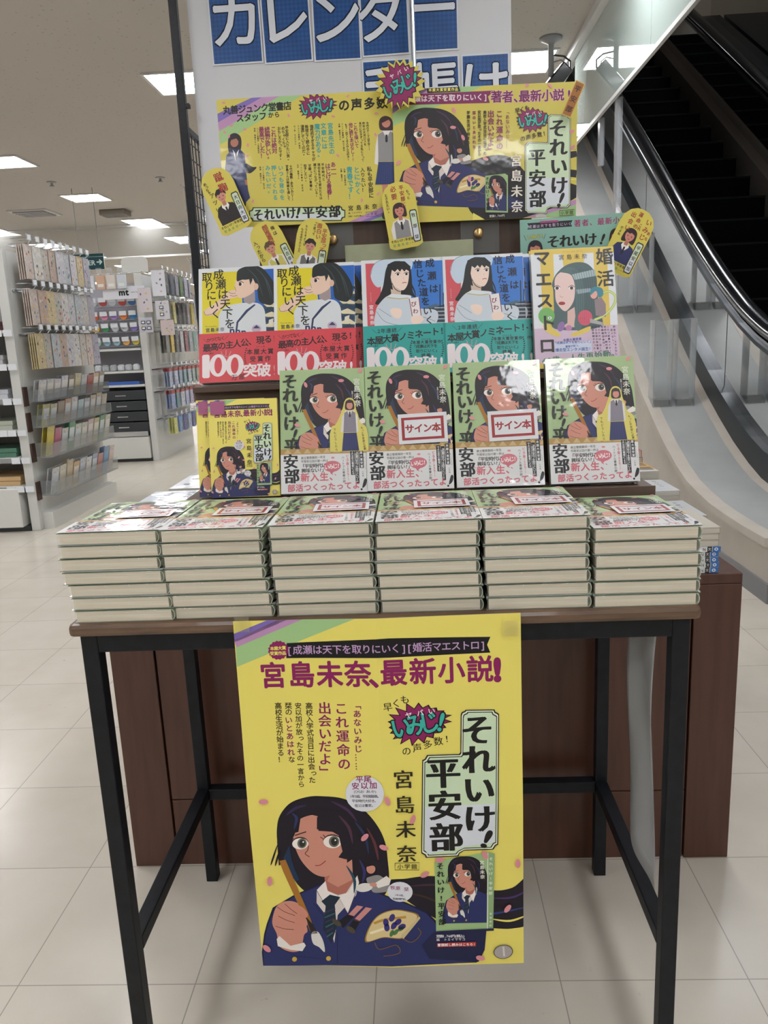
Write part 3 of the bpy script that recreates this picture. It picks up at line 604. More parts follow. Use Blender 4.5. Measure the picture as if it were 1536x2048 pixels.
# ================================================================ the setting
def floor_mat():
    m = bpy.data.materials.new('floor_tiles'); m.use_nodes = True; nt = m.node_tree; L = nt.links; b = nt.nodes['Principled BSDF']
    N = nt.nodes.new
    tc = N('ShaderNodeTexCoord'); mp = N('ShaderNodeMapping'); mp.inputs['Location'].default_value = (.043, -.147 + 30, 0)
    L.new(tc.outputs['Object'], mp.inputs[0])
    br = N('ShaderNodeTexBrick'); br.offset = 0; br.squash = 1
    for k, v in (('Scale', 1), ('Mortar Size', .0011), ('Mortar Smooth', .3), ('Brick Width', .2985), ('Row Height', .3)): br.inputs[k].default_value = v
    br.inputs['Color1'].default_value = lin('c8c1b5'); br.inputs['Color2'].default_value = lin('c4bdb1'); br.inputs['Mortar'].default_value = lin('9a9389')
    L.new(mp.outputs[0], br.inputs[0])
    n = N('ShaderNodeTexNoise'); n.inputs['Scale'].default_value = 5; n.inputs['Detail'].default_value = 8; L.new(tc.outputs['Object'], n.inputs[0])
    mx = N('ShaderNodeMix'); mx.data_type = 'RGBA'; mx.blend_type = 'MULTIPLY'; mx.inputs[7].default_value = lin('ebe8e2')
    r = N('ShaderNodeMapRange'); r.inputs[1].default_value = .4; r.inputs[2].default_value = .7; r.inputs[4].default_value = .5
    L.new(n.outputs[0], r.inputs[0]); L.new(r.outputs[0], mx.inputs[0]); L.new(br.outputs[0], mx.inputs[6])
    sc = N('ShaderNodeTexNoise'); sc.inputs['Scale'].default_value = 38; sc.inputs['Detail'].default_value = 2; L.new(tc.outputs['Object'], sc.inputs[0])
    r2 = N('ShaderNodeMapRange'); r2.inputs[1].default_value = .74; r2.inputs[2].default_value = .8; r2.inputs[4].default_value = .35
    mx2 = N('ShaderNodeMix'); mx2.data_type = 'RGBA'; mx2.inputs[7].default_value = lin('837d74')
    L.new(sc.outputs[0], r2.inputs[0]); L.new(r2.outputs[0], mx2.inputs[0]); L.new(mx.outputs[2], mx2.inputs[6]); L.new(mx2.outputs[2], b.inputs['Base Color'])
    r3 = N('ShaderNodeMapRange'); r3.inputs[1].default_value = .3; r3.inputs[2].default_value = .7; r3.inputs[3].default_value = .2; r3.inputs[4].default_value = .26
    L.new(n.outputs[0], r3.inputs[0]); L.new(r3.outputs[0], b.inputs['Roughness'])
    bp = N('ShaderNodeBump'); bp.inputs['Strength'].default_value = .06; bp.inputs['Distance'].default_value = .02
    n3 = N('ShaderNodeTexNoise'); n3.inputs['Scale'].default_value = 7; L.new(tc.outputs['Object'], n3.inputs[0]); L.new(n3.outputs[0], bp.inputs['Height']); L.new(bp.outputs[0], b.inputs['Normal'])
    return m
def ceiling_mat():
    m = bpy.data.materials.new('ceiling_board'); m.use_nodes = True; nt = m.node_tree; L = nt.links; b = nt.nodes['Principled BSDF']; N = nt.nodes.new
    tc = N('ShaderNodeTexCoord'); v = N('ShaderNodeTexVoronoi'); v.inputs['Scale'].default_value = 21; L.new(tc.outputs['Object'], v.inputs[0])
    r = N('ShaderNodeMapRange'); r.inputs[1].default_value = .11; r.inputs[2].default_value = .17; r.inputs[3].default_value = .55; r.inputs[4].default_value = 0
    mx = N('ShaderNodeMix'); mx.data_type = 'RGBA'; mx.inputs[6].default_value = lin('b9b3ab'); mx.inputs[7].default_value = lin('8b867f')
    L.new(v.outputs['Distance'], r.inputs[0]); L.new(r.outputs[0], mx.inputs[0]); L.new(mx.outputs[2], b.inputs['Base Color']); b.inputs['Roughness'].default_value = .9
    return m
M_ = dict(
    plaster=mat('pale_plaster', 'c3beb6', .8, noise=(6, 'b4afa8', .4, (1, 1, 1))), pillar=mat('white_board', 'd3d4d8', .55, noise=(2, 'c9cace', .5, (1, 1, .4))),
    white=mat('white_laminate', 'cfcfca', .4), whitem=mat('white_metal', 'c9cac6', .35), grey=mat('grey_metal', '8f9090', .4), dark=mat('dark_tray', '33373b', .3),
    black=mat('black_steel', '0c0f14', .45, spec=.3, noise=(60, '1b1f26', .5, (1, 1, 1))), chrome=mat('chrome_wire', 'c8cbd0', .18, metal=1), brass=mat('brass_knob', 'b89a6a', .28, metal=.85),
    wood=mat('walnut_top', '6f5641', .4, coat=.1, noise=(9, '413024', .8, (1.2, 9, 9))), cab=mat('reddish_wood', '553528', .38, coat=.05, noise=(7, '42251a', .7, (9, 9, .8))),
    board=mat('brown_card', '58463c', .6, noise=(30, '4d3c33', .5, (1, 1, 1))), panel=mat('dark_brown_panel', '4a382e', .4, noise=(12, '3a2a22', .7, (8, 8, .5))),
    felt=mat('sage_board', 'a9ad8f', .85, noise=(45, '989d80', .6, (1, 1, 1))), pages=mat('page_edges', 'e9e2ce', .6, coat=.7, noise=(14, 'c3b89f', .6, (.4, 1, 60)), coat_bump=(34, .5, (.35, 1, 1.6))),
    paper=mat('plain_pages', 'cbc6ba', .7, noise=(10, 'b9b3a6', .6, (.5, 1, 70))), acr=glass('clear_acrylic', 'c9d2d4', .09, .03, .28), acr2=glass('pale_acrylic', 'd6dade', .26, .06, .3), film=glass('shrink_film', 'f2efe6', .10, .10, .22),
    bglass=glass('balustrade_glass', '5d6a68', .10, .02, .8), screen=glass('smoke_screen_glass', 'b6c4be', .9, .02, .9), haze=glass('smoke_barrier_glass', 'a9aaa6', .12, .02, .4),
    rubber=mat('black_rubber', '0d0f14', .22, coat=.5), step=mat('step_black', '040506', .6, spec=.08), skirt=mat('brown_steel', '6f6660', .4, metal=.2), deck=mat('dark_steel', '2b3136', .3, metal=.5),
    concr=mat('terrazzo_grey', 'a1a3a1', .5, noise=(3, '8d9090', .7, (1, 1, 1))), concl=mat('pale_stone', 'bdb5a9', .6, noise=(5, 'a59d93', .5, (1, 1, 1))), base=mat('grey_base', '77777a', .5),
    dwall=mat('dark_tile_wall', '5a6765', .3), lamp=mat('lamp_panel', 'fbfcff', .5, emit=LAMP), lframe=mat('lamp_frame', 'c9c9c6', .5), green=mat('dark_green_sign', '0f3b3f', .5))
# floor
mb = MB(); mb.box(-9, 9, -6, 34, -.1, 0, floor_mat()); struct(mb.build('floor'))
# ceiling with the opening over the escalator
cm = ceiling_mat(); mb = MB()
mb.box(-9, 1.16, -6, 34, ZC, ZC+.1, cm); mb.box(1.16, 9, -6, -1.2, ZC, ZC+.1, cm); struct(mb.build('ceiling'))
mb = MB(); mb.box(-9, 9, 33.9, 34, 0, 6, M_['plaster']); struct(mb.build('wall_back'))
mb = MB(); mb.box(-9.1, -9, -6, 34, 0, ZC, M_['plaster']); struct(mb.build('wall_left'))
mb = MB(); mb.box(-9, 9, -6.1, -6, 0, 6, M_['plaster']); struct(mb.build('wall_front'))
mb = MB(); mb.box(6.4, 6.5, -6, 34, 0, 6, mat('upper_wall', '8b8c88', .7)); struct(mb.build('wall_right'))
mb = MB(); mb.box(1.16, 9, -1.2, 34, 5.9, 6, cm); mb.box(1.1, 1.16, -1.2, 34, ZC+.1, 6, M_['plaster']); struct(mb.build('wall_opening'))
mb = MB(); mb.box(1.13, 1.2, -1.2, 34, ZC-.05, ZC+.04, M_['lframe']); struct(mb.build('trim_1'))
mb = MB(); mb.box(-9, 1.1, 10.88, 10.94, ZC-.03, ZC, M_['lframe']); struct(mb.build('trim_2'))
# pillar
PX0, PX1, PY = -.79, .483, 2.5
mb = MB(); mb.box(PX0, PX1, PY, PY+.6, 0, ZC, M_['pillar']); struct(mb.build('pillar'))
# lights
def lamp_at(x, y, label):
    t = thing('ceiling_light', label, 'light', (x, y, ZC), group='square ceiling lights')
    mb = MB(); mb.box(-.235, .235, -.235, -.215, -.012, -.0005, M_['lframe']); mb.box(-.235, .235, .215, .235, -.012, -.0005, M_['lframe']); mb.box(-.235, -.215, -.215, .215, -.012, -.0005, M_['lframe']); mb.box(.215, .235, -.215, .215, -.012, -.0005, M_['lframe'])
    mb.build('frame', t); mb = MB(); mb.box(-.215, .215, -.215, .215, -.008, -.001, M_['lamp']); mb.build('diffuser', t); return t
OR = ['first', 'second', 'third', 'fourth', 'fifth', 'sixth', 'seventh', 'eighth', 'ninth', 'tenth', 'eleventh', 'twelfth', 'thirteenth', 'fourteenth']
for j in range(-5, 15):
    for i in range(-3 if j < 5 else -5, 3 if j < 5 else 0):
        x, y = .83 + 2.27*i, 4.9 + 1.92*j
        if i > 0 and y > -1.5: continue
        if (i, j) == (0, 0): lb = 'bright square ceiling light right of the white pillar, beside the security camera'
        elif (i, j) == (-1, 0): lb = 'large bright square ceiling light cut off by the left edge of the white pillar'
        elif (i, j) == (-2, 1): lb = 'square ceiling light at the left edge of the photo, above the white shelves'
        elif (i, j) == (-2, 2): lb = 'square ceiling light in mid ceiling left of the tall black post'
        elif j < 1: lb = 'square ceiling light overhead or behind the camera, outside the view'
        else: lb = 'ceiling light, %s row beyond the pillar, %s column from the left' % (OR[j-1], OR[i+(3 if j < 5 else 5)])
        lamp_at(x, y, lb)
for x, y in ((3.0, 1.0), (3.4, 6.5), (3.4, 12)):    # unseen lamps added over the opening to brighten the escalator side
    t = thing('added_upper_light', 'unseen light added high above the escalator opening', 'light', (x, y, 5.9), group='added lights above the escalator')
    mb = MB(); mb.box(-.25, .25, -.25, .25, -.01, -.001, mat('added_upper_lamp', 'f4f7ff', .5, emit=26)); mb.build('diffuser', t)
    mb = MB(); mb.box(-.28, .28, -.28, .28, -.0009, 0, M_['lframe']); mb.build('frame', t)
# ceiling fittings
p = at(70, 425, z=ZC)
t = thing('air_vent', 'square slatted ceiling air outlet above the near white shelves', 'vent', (p.x, p.y, ZC))
mb = MB(); mb.box(-.25, .25, -.25, .25, -.015, -.001, M_['lframe']); mb.build('frame', t)
mb = MB(); [mb.box(-.2, .2, -.2+i*.08, -.15+i*.08, -.03, -.0155, M_['grey']) for i in range(5)]; mb.build('slat_panel', t)
p = at(230, 421, z=ZC)
t = thing('ceiling_speaker', 'brown boxed fitting on the ceiling between two square lights', 'ceiling fitting', (p.x, p.y, ZC))
mb = MB(); mb.box(-.17, .17, -.12, .12, -.07, 0, mat('beige_metal', '7d766c', .5)); mb.build('housing', t, bevel=.01); mb = MB(); [mb.box(-.14, .14, -.09+i*.04, -.08+i*.04, -.075, -.07, M_['grey']) for i in range(5)]; mb.build('grille', t)
for u, v, lb in ((103, 364, 'small dark round ceiling sprinkler above the air outlet'), (320, 355, 'small ceiling sprinkler beside the tall black post')):
    p = at(u, v, z=ZC); mb = MB(); mb.lathe([(.005, -.05), (.03, -.045), (.012, -.03), (.012, -.01), (.05, -.006), (.05, 0)], (0, 0, 0), M_['grey']); tag(mb.build('sprinkler', loc=p), lb, 'sprinkler')
# smoke barrier across the shop, far away
t = thing('smoke_barrier', 'hanging glass smoke barrier across the far ceiling', 'glass barrier', (0, 10.9, 0))
mb = MB(); mb.box(-8.9, 1.1, -.005, .005, 2.36, ZC-.03, M_['haze']); mb.build('glass_panel', t)
mb = MB(); mb.box(-8.9, 1.1, -.012, .012, 2.335, 2.36, M_['whitem']); mb.build('bottom_rail', t)
mb = MB(); mb.box(-2.92, -2.89, -.012, .012, 2.36, ZC-.03, M_['whitem']); mb.build('upright', t)

# ---------------------------------------------------------------- escalator side
PP = [(-3, .25), (1.9, .25), (2.2, .25), (2.5, .268), (2.75, .31), (3.0, .39), (3.4, .59), (3.8, .83), (4.2, 1.09), (4.6, 1.36), (5.5, 1.95), (6.5, 2.6), (8.0, 3.55), (9.5, 4.5)]
def PF(y):
    for (a, b), (c, d) in zip(PP, PP[1:]):
        if a <= y <= c: return b + (d-b)*(y-a)/(c-a)
    return PP[-1][1]
YS = [1.9, 2.1, 2.3, 2.45, 2.6, 2.75, 2.9, 3.1, 3.3, 3.5, 3.8, 4.1, 4.4, 4.8, 5.3, 6, 7, 8, 9.4]
def ribbon(x0, x1, lo, hi, m, ys=YS):
    mb = MB(); mb.prism([(y, PF(y)+lo if lo is not None else 0) for y in ys] + [(y, PF(y)+hi) for y in reversed(ys)], x0, x1, m, 'x'); return mb
mb = ribbon(1.34, 1.66, None, -.03, M_['concl']); struct(mb.build('wall_escalator'))
mb = ribbon(1.38, 1.61, -.03, 0, M_['concr']); struct(mb.build('trim_3'))
mb = ribbon(1.315, 1.3795, -.032, .001, M_['concl']); struct(mb.build('trim_4'))
mb = ribbon(1.6105, 1.659, -.03, .001, M_['concl']); struct(mb.build('trim_5'))
mb = MB(); mb.box(1.33, 1.66, 1.89, 9, 0, .075, M_['base']); struct(mb.build('baseboard_escalator'))
esc = thing('escalator', 'dark escalator rising away behind the pale stone plinth', 'escalator', (0, 0, 0))
ribbon(1.66, 1.74, -.02, .13, M_['deck']).build('outer_deck', esc)
ribbon(1.74, 1.755, .12, .14, M_['chrome']).build('glass_channel', esc)
YG = [2.3] + YS[3:]
for a, b in ((2.25, 3.35), (3.36, 4.9), (4.91, 6.5), (6.51, 9.4)):
    ys = [a] + [y for y in YS if a < y < b] + [b]
    ribbon(1.70, 1.71, .13, .60, M_['bglass'], ys).build('glass_panel', esc)
for xc, lb in ((1.70, 'handrail'), (2.86, 'handrail')):
    pts = [(y, PF(y)+.645) for y in YS[2:]]
    pre = [(2.2, .36), (2.02, .40), (1.93, .50), (1.91, .62), (1.95, .76), (2.05, .85)]
    path = [(xc, y, z) for y, z in pre] + [(xc, y, z + .0) for y, z in pts]
    mb = MB(); mb.tube([tuple(v) for v in spl(path, False, 4)], .052, M_['rubber'], 14, .6); mb.build(lb, esc, smooth=True)
    mb = ribbon(xc-.03, xc+.03, .585, .605, M_['chrome'], YG); mb.build('handrail_track', esc)
    mb = ribbon(xc-.045, xc+.045, .565, .585, M_['deck'], YG); mb.build('rail_profile', esc)
ribbon(1.755, 1.80, -.1, .13, M_['deck']).build('inner_skirt', esc)
ribbon(2.76, 2.92, -.3, .13, M_['skirt']).build('inner_skirt', esc)
ribbon(2.85, 2.86, .13, .60, glass('tinted_glass', '66757a', .5, .02, .8), YG).build('glass_panel', esc)
ribbon(2.92, 3.5, -.1, .10, M_['deck']).build('outer_deck', esc)
n = 0; y = 2.5
while y < 9.2:     # steps, level treads with grooved risers
    z = PF(y + .2) - .12
    mb = MB(); mb.box(1.80, 2.76, 0, .36, -.22, 0, M_['step']); mb.box(1.80, 2.76, -.004, .012, -.012, .002, mat('step_edge', '14181d', .5, spec=.2)); 
    s = mb.build('step', esc, loc=(0, y, z)); mb = MB(); mb.box(2.71, 2.757, .0, .03, .001, .004, mat('step_mark', '8f8432', .5)); mb.build('edge_mark', s)
    y += .30
mb = MB(); mb.box(1.9, 2.8, 1.2, 2.5, .0, .012, M_['chrome']); mb.build('comb_plate', esc)
e2 = thing('escalator', 'second escalator beyond the first, only its dark rail and deck showing at top right', 'escalator', (0, 0, 0))
mb = MB(); mb.tube([(3.66, y, PF(y)+.72) for y in YS[1:]], .045, M_['rubber'], 12, .6); mb.build('handrail', e2, smooth=True)
ribbon(3.655, 3.665, .1, .68, M_['bglass'], YG).build('glass_panel', e2); ribbon(3.55, 3.75, -.1, .1, M_['deck']).build('outer_deck', e2); ribbon(3.75, 4.7, -.5, -.1, M_['step']).build('step_band', e2)
ribbon(4.7, 4.8, -.4, 1.4, M_['dwall']).build('side_cladding', e2)
# glass screen along the edge of the ceiling opening
t = thing('glass_smoke_screen', 'pale glossy smoke screen pane hanging along the escalator opening', 'glass screen', (1.18, 0, 0))
for a, b in ((-1.2, 1.0), (1.0, 3.03), (3.03, 4.75)):
    mb = MB(); mb.box(-.005, .005, a+.002, b-.002, 2.245, ZC-.05, M_['screen']); mb.build('glass_panel', t)
mb = MB(); mb.box(-.009, .009, -1.2, 4.75, 2.225, 2.245, M_['whitem']); mb.build('bottom_rail', t)
# acrylic climbing guards on the plinth
def guard(X, y, h, label, wd=.10):
    t = thing('acrylic_guard', label, 'guard', (X, y, PF(y)))
    mb = MB(); k = .005
    mb.box(-wd/2, wd/2, 0, k, 0, h, M_['acr']); mb.box(-wd/2, -wd/2+k, k, .09, 0, h, M_['acr2']); mb.box(wd/2-k, wd/2, k, .09, 0, h, M_['acr2']); mb.box(-wd/2+k, wd/2-k, k, .09, h-k, h, M_['acr'])
    mb.build('clear_box', t)
    mb = MB(); mb.box(-wd/2+.012, wd/2-.012, .01, .07, .0, .045, M_['grey']); mb.box(-wd/2+.008, wd/2-.008, .006, .075, .045, .052, M_['chrome']); mb.build('bracket', t)
guard(1.39, 3.4, .47, 'left one of the nearest pair of clear acrylic guards on the plinth')
guard(1.512, 3.4, .47, 'right one of the nearest pair of clear acrylic guards on the plinth')
guard(1.398, 4.23, .48, 'left one of the second pair of clear acrylic guards, beside the striped novel')
guard(1.518, 4.23, .48, 'right one of the second pair of clear acrylic guards, below the tilted slip')
# clear strips hanging above the plinth
for u, v1, w, lb in ((1200, 332, .04, 'shorter clear acrylic strip hanging from the pale glass screen'), (1232, 430, .055, 'longer clear acrylic strip hanging from the pale glass screen')):
    a = at(u, v1, x=1.2); zt = 2.30 - a.z; mb = MB()
    mb.box(0, .004, -w/2, w/2, 0, zt, M_['acr2']); mb.box(.004, .03, -w/2, -w/2+.004, 0, zt-.07, M_['acr2']); mb.box(.004, .03, w/2-.004, w/2, 0, zt-.07, M_['acr2'])
    tag(mb.build('acrylic_strip', loc=(1.1893, a.y, a.z)), lb, 'acrylic strip')
# security camera
p = at(1102, 75, z=ZC)
t = thing('security_camera', 'black security camera on a grey ceiling bracket right of the pillar', 'security camera', p)
mb = MB(); mb.lathe([(.07, 0), (.07, -.012), (.03, -.03), (.018, -.04), (.018, -.22)], (0, 0, 0), M_['grey']); mb.build('bracket', t, smooth=True)
mb = MB(); mb.T = Matrix.Translation((.035, 0, -.235)) @ Matrix.Rotation(R(42), 4, 'Y') @ Matrix.Rotation(R(8), 4, 'Z'); mb.box(-.035, .045, -.04, .04, -.09, .09, M_['rubber']); mb.box(-.04, .04, -.045, .045, -.115, -.09, M_['grey']); mb.build('body', t, bevel=.008)
mb = MB(); mb.tube([(.018, 0, -.10), (.08, 0, -.11), (.12, 0, -.14), (.12, 0, -.19)], .006, M_['rubber']); mb.tube([(.018, 0, -.14), (.06, 0, -.13), (.09, 0, -.15), (.1, 0, -.19)], .004, M_['grey']); mb.build('cable', t)
# thin rod hanging in front of the pillar
p = at(829, 150, y=2.42); mb = MB(); mb.tube([(0, 0, 0), (-.004, 0, ZC - p.z)], .009, M_['chrome']); tag(mb.build('hanging_rod', loc=p), 'thin metal rod hanging in front of the blue letter sheets', 'rod')
# blue letter sheets on the pillar
def blue_mat():
    m = mat('blue_pattern_paper', '174f94', .5, coat=.1); nt = m.node_tree; b = nt.nodes['Principled BSDF']; N = nt.nodes.new
    tc = N('ShaderNodeTexCoord'); mp = N('ShaderNodeMapping'); mp.inputs['Rotation'].default_value = (0, 0, R(45)); ch = N('ShaderNodeTexChecker'); ch.inputs['Scale'].default_value = 85
    ch.inputs['Color1'].default_value = lin('124786'); ch.inputs['Color2'].default_value = lin('195596'); n = N('ShaderNodeTexNoise'); n.inputs['Scale'].default_value = 9
    mx = N('ShaderNodeMix'); mx.data_type = 'RGBA'; mx.inputs[7].default_value = lin('103c74'); r = N('ShaderNodeMapRange'); r.inputs[1].default_value = .4; r.inputs[2].default_value = .7; r.inputs[4].default_value = .6
    L = nt.links; L.new(tc.outputs['Object'], mp.inputs[0]); L.new(mp.outputs[0], ch.inputs[0]); L.new(tc.outputs['Object'], n.inputs[0]); L.new(n.outputs[0], r.inputs[0]); L.new(r.outputs[0], mx.inputs[0]); L.new(ch.outputs[0], mx.inputs[6]); L.new(mx.outputs[2], b.inputs['Base Color'])
    return m
BM = blue_mat()
for ch, x0, x1, yb, gx, gy, gs, row in (('カ', 426, 528, 132, 478, 55, 108, 1), ('レ', 530, 627, 129, 575, 50, 108, 1), ('ン', 629, 724, 124, 675, 48, 106, 1), ('ダ', 725, 821, 115, 768, 42, 106, 1), ('ー', 827, 918, 105, 870, 29, 100, 1),
                                        ('手', 730, 826, 262, 778, 196, 104, 2), ('帳', 829, 923, 256, 872, 188, 100, 2), ('は', 925, 1020, 250, 972, 184, 102, 2)):
    a = at(x0, yb, y=PY-.004); b = at(x1, yb, y=PY-.004); w = b.x - a.x; h = w*1.41; k = (x1-x0)/w
    if row == 2: h = at(x0, yb-140, y=PY).z - a.z
    S = Sheet(w, h, [(x0, yb-h*k*.985), (x1, yb-h*k*.985), (x1, yb), (x0, yb)], 'm', 'd9dde4')
    S.poly([(x0+3, yb-h*k*.985+3), (x1-3, yb-h*k*.985+3), (x1-3, yb-3), (x0+3, yb-3)], BM, 1)
    S.text(ch, (gx, gy), (gx, gy), gs, '10203c', 2, b=.04); S.text(ch, (gx, gy), (gx, gy), gs, 'dde1ea', 3, b=.017)
    o = S.build('letter_sheet', None, (a.x, PY-.004, a.z), (R(90), R(random.uniform(-1, 1)), 0), .0008)
    lbn = {'カ': 'first from the left in the upper row', 'レ': 'second from the left in the upper row', 'ン': 'third from the left in the upper row', 'ダ': 'fourth from the left in the upper row', 'ー': 'rightmost in the upper row, a single bar', '手': 'leftmost in the lower row, behind the starburst', '帳': 'middle of the lower row', 'は': 'rightmost in the lower row'}[ch]
    tag(o, 'blue letter sheet, ' + lbn, 'sign', 'blue letter sheets on the pillar')
# ================================================================ table, poster, cabinet
TZ = .688
t = thing('display_table', 'narrow display table with walnut top and black square steel legs', 'table', (0, .21, 0))
mb = MB(); mb.box(-.397, .397, -.222, .225, .670, TZ, M_['wood']); mb.build('tabletop', t, bevel=.006)
LW = .022; y0, y1 = -.21, .21
for sx in (-1, 1):
    for y in (y0, y1):
        mb = MB(); x = sx*.3875; mb.box(min(x, x-sx*LW), max(x, x-sx*LW), min(y, y+(LW if y < 0 else -LW)), max(y, y+(LW if y < 0 else -LW)), .0, .670, M_['black']); mb.build('leg', t, bevel=.0015)
xi = .3875-LW
mb = MB(); mb.box(-xi, xi, y0, y0+LW, .645, .6695, M_['black']); mb.build('apron_rail', t, bevel=.0015)
mb = MB(); mb.box(-xi, xi, y1-LW, y1, .645, .6695, M_['black']); mb.build('apron_rail', t, bevel=.0015)
zs = .2039
for sx in (-1, 1):
    x = sx*.3875
    mb = MB(); mb.box(min(x, x-sx*LW), max(x, x-sx*LW), y0+LW, y1-LW, .645, .6695, M_['black']); mb.build('side_rail', t, bevel=.0015)
    mb = MB(); mb.box(min(x, x-sx*LW), max(x, x-sx*LW), y0+LW, y1-LW, .178, .200, M_['black']); mb.build('side_stretcher', t, bevel=.0015)
mb = MB(); mb.box(-xi, xi, y1-LW, y1, .178, .200, M_['black']); mb.build('rear_stretcher', t, bevel=.0015)
# hanging poster, folded twice
W, H = .358, .502
S = yellow_poster(W, H)
S.mb.add([(0,0,-.0004),(W,0,-.0004),(W,H,-.0004),(0,H,-.0004)], [(3,2,1,0)], ink('cfcabb', 'm'))
me = S.mb.mesh('yellow_poster'); bm = bmesh.new(); bm.from_mesh(me)
for co, no in (((W/2, 0, 0), (1, 0, 0)), ((0, H*.487, 0), (0, 1, 0)), ((W*.25, 0, 0), (1, 0, 0)), ((W*.75, 0, 0), (1, 0, 0)), ((0, H*.24, 0), (0, 1, 0)), ((0, H*.75, 0), (0, 1, 0)), ((0, H*.12, 0), (0, 1, 0)), ((0, H*.06, 0), (0, 1, 0))):
    bmesh.ops.bisect_plane(bm, geom=bm.verts[:] + bm.edges[:] + bm.faces[:], plane_co=co, plane_no=no, dist=1e-7)
for v in bm.verts:
    x, y = v.co.x / W, v.co.y / H
    KX = [(0, 0), (.25, .001), (.5, .0055), (.75, .002), (1, 0)]; KY = [(0, .004), (.06, .005), (.12, .0055), (.24, .0068), (.487, .0095), (.75, .004), (1, 0)]
    for K, q in ((KX, x), (KY, y)):
        for (a, b), (c, d) in zip(K, K[1:]):
            if a - 1e-6 <= q <= c + 1e-6: v.co.z += b + (d-b)*(q-a)/(c-a); break
bm.to_mesh(me); bm.free()
ps = bpy.data.objects.new('promotional_poster', me); COL.objects.link(ps); ps.location = (-.183, -.0155, .186); ps.rotation_euler = (R(90), 0, 0)
t = thing('promotional_poster', 'large yellow folded poster with a dark-haired student hanging from the table front', 'poster', (-.183, -.0155, .186))
ps.name = 'sheet'; ps.parent = t; ps.location = (0, 0, 0)
for x, z, s in ((.012, .503, .018), (.345, .488, .02)):
    mb = MB(); mb.box(x-s/2, x+s/2, -.0046, -.0044, z-.014, z+.006, glass('clear_tape', 'e0dcb0', .08, .2, .25)); mb.build('clear_tape', t)
# translucent sheet hanging inside the right side
mb = MB(); n = 24; vs = []; fs = []
prof = [(0, .06), (.2, .075), (.4, .1), (.6, .13), (.8, .15), (1, .16)]
for j in range(15):
    z = .668 - .37*j/14
    for i in range(n+1):
        q = i/n; y = .026 + q*(.092 + .014*math.sin(j*.5 + 1))
        vs.append((.3555 - .006*math.sin(q*5 + j*.35) - .006*q*q*(1 + math.sin(j*.4)), y, z - .035*(1-q)*(j/14)))
for j in range(14):
    for i in range(n): a = j*(n+1)+i; fs.append((a, a+1, a+n+2, a+n+1))
mb.add(vs, fs, mat('poster_back_paper', 'a9adb0', .35, noise=(5, '9a9b96', .6, (1, 1, 1))))
o = mb.build('hanging_sheet', smooth=True); so = o.modifiers.new('s', 'SOLIDIFY'); so.thickness = .0006
tag(o, 'pale curled paper sheet hanging inside the right table leg', 'paper sheet')
# wooden cabinet behind
CX0, CX1, CY0, CY1, CZ = -.545, .636, .448, 1.3, .583
t = thing('wooden_cabinet', 'low reddish-brown wooden display cabinet behind the table', 'cabinet', (0, CY0, 0))
mb = MB(); mb.box(CX0, CX1, .02, CY1-CY0, .0, CZ-.02, M_['cab']); mb.build('body', t)
mb = MB(); mb.box(CX0, CX1, 0, CY1-CY0, CZ-.0195, CZ, M_['cab']); mb.build('top_board', t, bevel=.002)
for a, b in ((CX0, CX0+.085), (CX1-.085, CX1)):
    mb = MB(); mb.box(a, b, .0, .0195, .0, CZ-.02, M_['cab']); mb.build('stile', t, bevel=.0015)
mb = MB(); mb.box(CX0+.087, CX1-.087, .004, .0195, .0, .145, M_['cab']); mb.build('bottom_rail', t, bevel=.0015)
mb = MB(); mb.box(CX0+.087, CX1-.087, .004, .0195, .147, CZ-.022, M_['cab']); mb.build('front_panel', t, bevel=.0015)
# upright back panel with the felt board, brass screws and acrylic plates
BX0, BX1, BY = -.205, .262, .47
t = thing('back_panel', 'dark brown wooden panel standing behind the upright books', 'panel', (0, BY, CZ))
mb = MB(); mb.box(BX0, BX1, 0, .018, 0, 1.33-CZ, M_['panel']); mb.build('panel_board', t, bevel=.002)
for u, v in ((666, 479), (957, 466)):
    p = at(u, v, y=BY-.005)
    mb = MB(); mb.box(p.x-.03, p.x+.035, -.0035, -.0005, p.z-CZ-.032, p.z-CZ+.03, M_['acr']); mb.build('clear_plate', t)
    mb = MB(); mb.T = Matrix.Translation((p.x, -.004, p.z-CZ)) @ Matrix.Rotation(R(90), 4, 'X'); mb.lathe([(.0085, 0), (.0085, .003), (.0078, .005), (.005, .0062), (.0, .0065)], (0, 0, 0), M_['brass']); mb.build('screw_cap', t, smooth=True)
a = at(690, 494, y=.462); b = at(946, 487, y=.462)
mb = MB(); mb.box(0, b.x-a.x, -.004, 0, -.3, 0, M_['felt']); tag(mb.build('green_board', loc=(a.x, .462, a.z+.002)), 'pale sage green board standing behind the upright novels', 'board')

